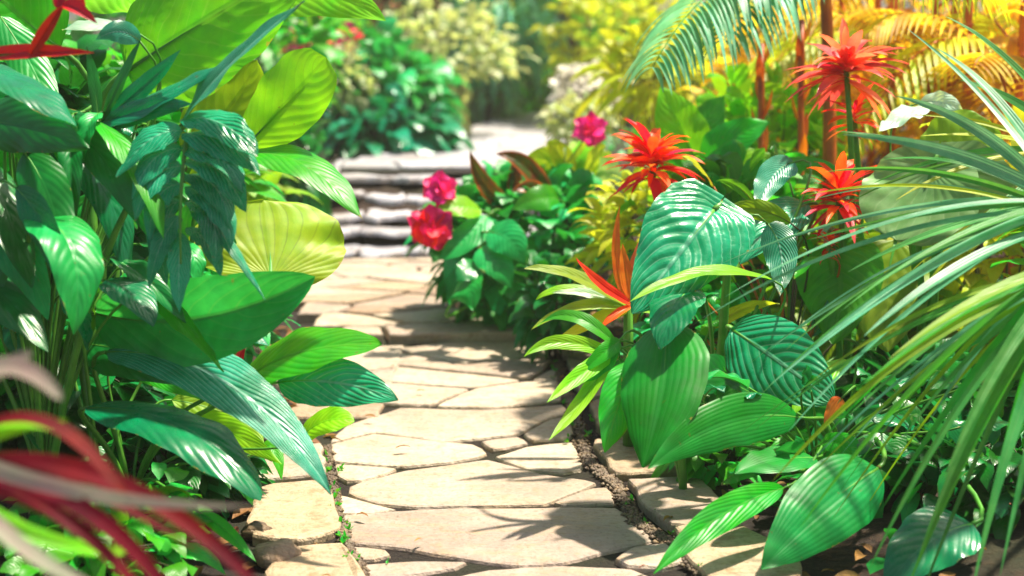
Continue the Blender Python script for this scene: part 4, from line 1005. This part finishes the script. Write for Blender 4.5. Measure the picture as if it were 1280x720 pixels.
o = m.build('ground_cover', M['emerald']); o['kind'] = 'stuff'; o['label'] = 'small green ground cover growing on the soil of both beds'; o['category'] = 'ground cover'
hz = MB()
HX, HY0, HY1, HZ0, HZ1 = 61, -21, 81, -1.2, 7.6
for z in (HZ0, HZ1):
    for x, y in ((-HX, HY0), (HX, HY0), (HX, HY1), (-HX, HY1)): hz.v.append(Vector((x, y, z))); hz.uv.append((0, 0)); hz.r.append(0)
hz.f = [(3, 2, 1, 0), (4, 5, 6, 7), (0, 1, 5, 4), (1, 2, 6, 5), (2, 3, 7, 6), (3, 0, 4, 7)]
q = NT('warm garden haze'); vol = q.n('ShaderNodeVolumePrincipled'); vol.inputs['Color'].default_value = (1, .95, .82, 1); vol.inputs['Density'].default_value = .0035; vol.inputs['Anisotropy'].default_value = .35  # even volume added to stand in for the warm sun glow
q.l(vol.outputs[0], q.out.inputs['Volume'])
o = hz.build('haze', q.m, smooth=False); o['kind'] = 'stuff'; o['label'] = 'faint warm sunlit haze in the air of the garden'; o['category'] = 'haze'
m = MB()
for i in range(26):
    y = R.uniform(2.5, 6.8); l, rr_ = pathx(y); e_ = R.random() ** 2 * .22; x = l + e_ if R.random() < .4 else rr_ - e_
    p = Vector((x, y, .016)); a = R.random() * 6.28; o = Vector((math.cos(a), math.sin(a), .05)); L = R.uniform(.015, .045)
    leaf(m, p, p + o * L * .5 + Vector((0, 0, L * .25)), p + o * L, L * R.uniform(.25, .5), Vector((R.uniform(-.3, .3), R.uniform(-.3, .3), 1)), 'ovate', .2, -.3, .08, 0, 1, 6, 2, 0, R.random(), i)
o = m.build('leaf_litter', M['dry']); o['kind'] = 'stuff'; o['label'] = 'small dry leaf scraps on the paving near its edges'; o['category'] = 'leaf litter'
m = MB()
for sp_, wd in (([(135,440),(146,520),(158,590),(180,650),(212,720)], .02), ([(628,260),(642,320),(668,375),(692,470),(752,520),(795,600),(875,650),(945,720)], .03)):
    pp_ = [G(*Z(x, y)) for x, y in sp_]
    for i in range(26):
        k = R.random() * (len(pp_) - 1); a = int(k); c = pp_[a].lerp(pp_[a + 1], k - a) + Vector((R.gauss(0, wd), 0, 0)); c.z = 0
        for q in range(R.randint(3, 9)):
            o = (rdir() * .8 + Vector((0, 0, .9))).normalized(); L = R.uniform(.008, .022)
            leaf(m, c, c + o * L * .6, c + o * L, L * .5, Vector((0, 0, 1)), 'ovate', .2, .1, 0, 0, 1, 3, 1, 0, R.random(), q)
o = m.build('weeds', M['green']); o['kind'] = 'stuff'; o['label'] = 'tiny green weeds sprouting in the gravel joints'; o['category'] = 'weeds'
# rock at the lower left
def rock(px, py, r, label, mt='tan'):
    c = G(px, py, 0); m = MB(); o = 0; nu, nv = 10, 14
    pts = []
    for i in range(nu + 1):
        th = math.pi * i / nu
        for j in range(nv + 1):
            a = 2 * math.pi * (j % nv) / nv; v = Vector((math.sin(th) * math.cos(a), math.sin(th) * math.sin(a), math.cos(th)))
            k = r * (1 + .35 * noise.noise(v * 1.6 + Vector((px, 0, 0))) + .12 * noise.noise(v * 5))
            pts.append(c + Vector((v.x * k, v.y * k * .8, v.z * k * .6 + r * .2)))
    m.grid(pts, nu, nv, lambda a, b: (a, b), R.random())
    ob = m.build('rock', M[mt], origin=tuple(c)); ob['label'] = label; ob['category'] = 'rock'; ob['group'] = 'small rocks at the path edge'
rock(345, 700, .055, 'small tan rock at the left border near the bottom', 'tan')
rock(322, 668, .035, 'smaller brown rock just behind the tan rock at the left border', 'gravel')
rock(880, 500, .05, 'pale stone among the leaves beside the arrowhead leaf', 'grey')

for o in list(bpy.data.objects):
    for k in ('wx', 'wy', 'wz'):
        if k in o: del o[k]
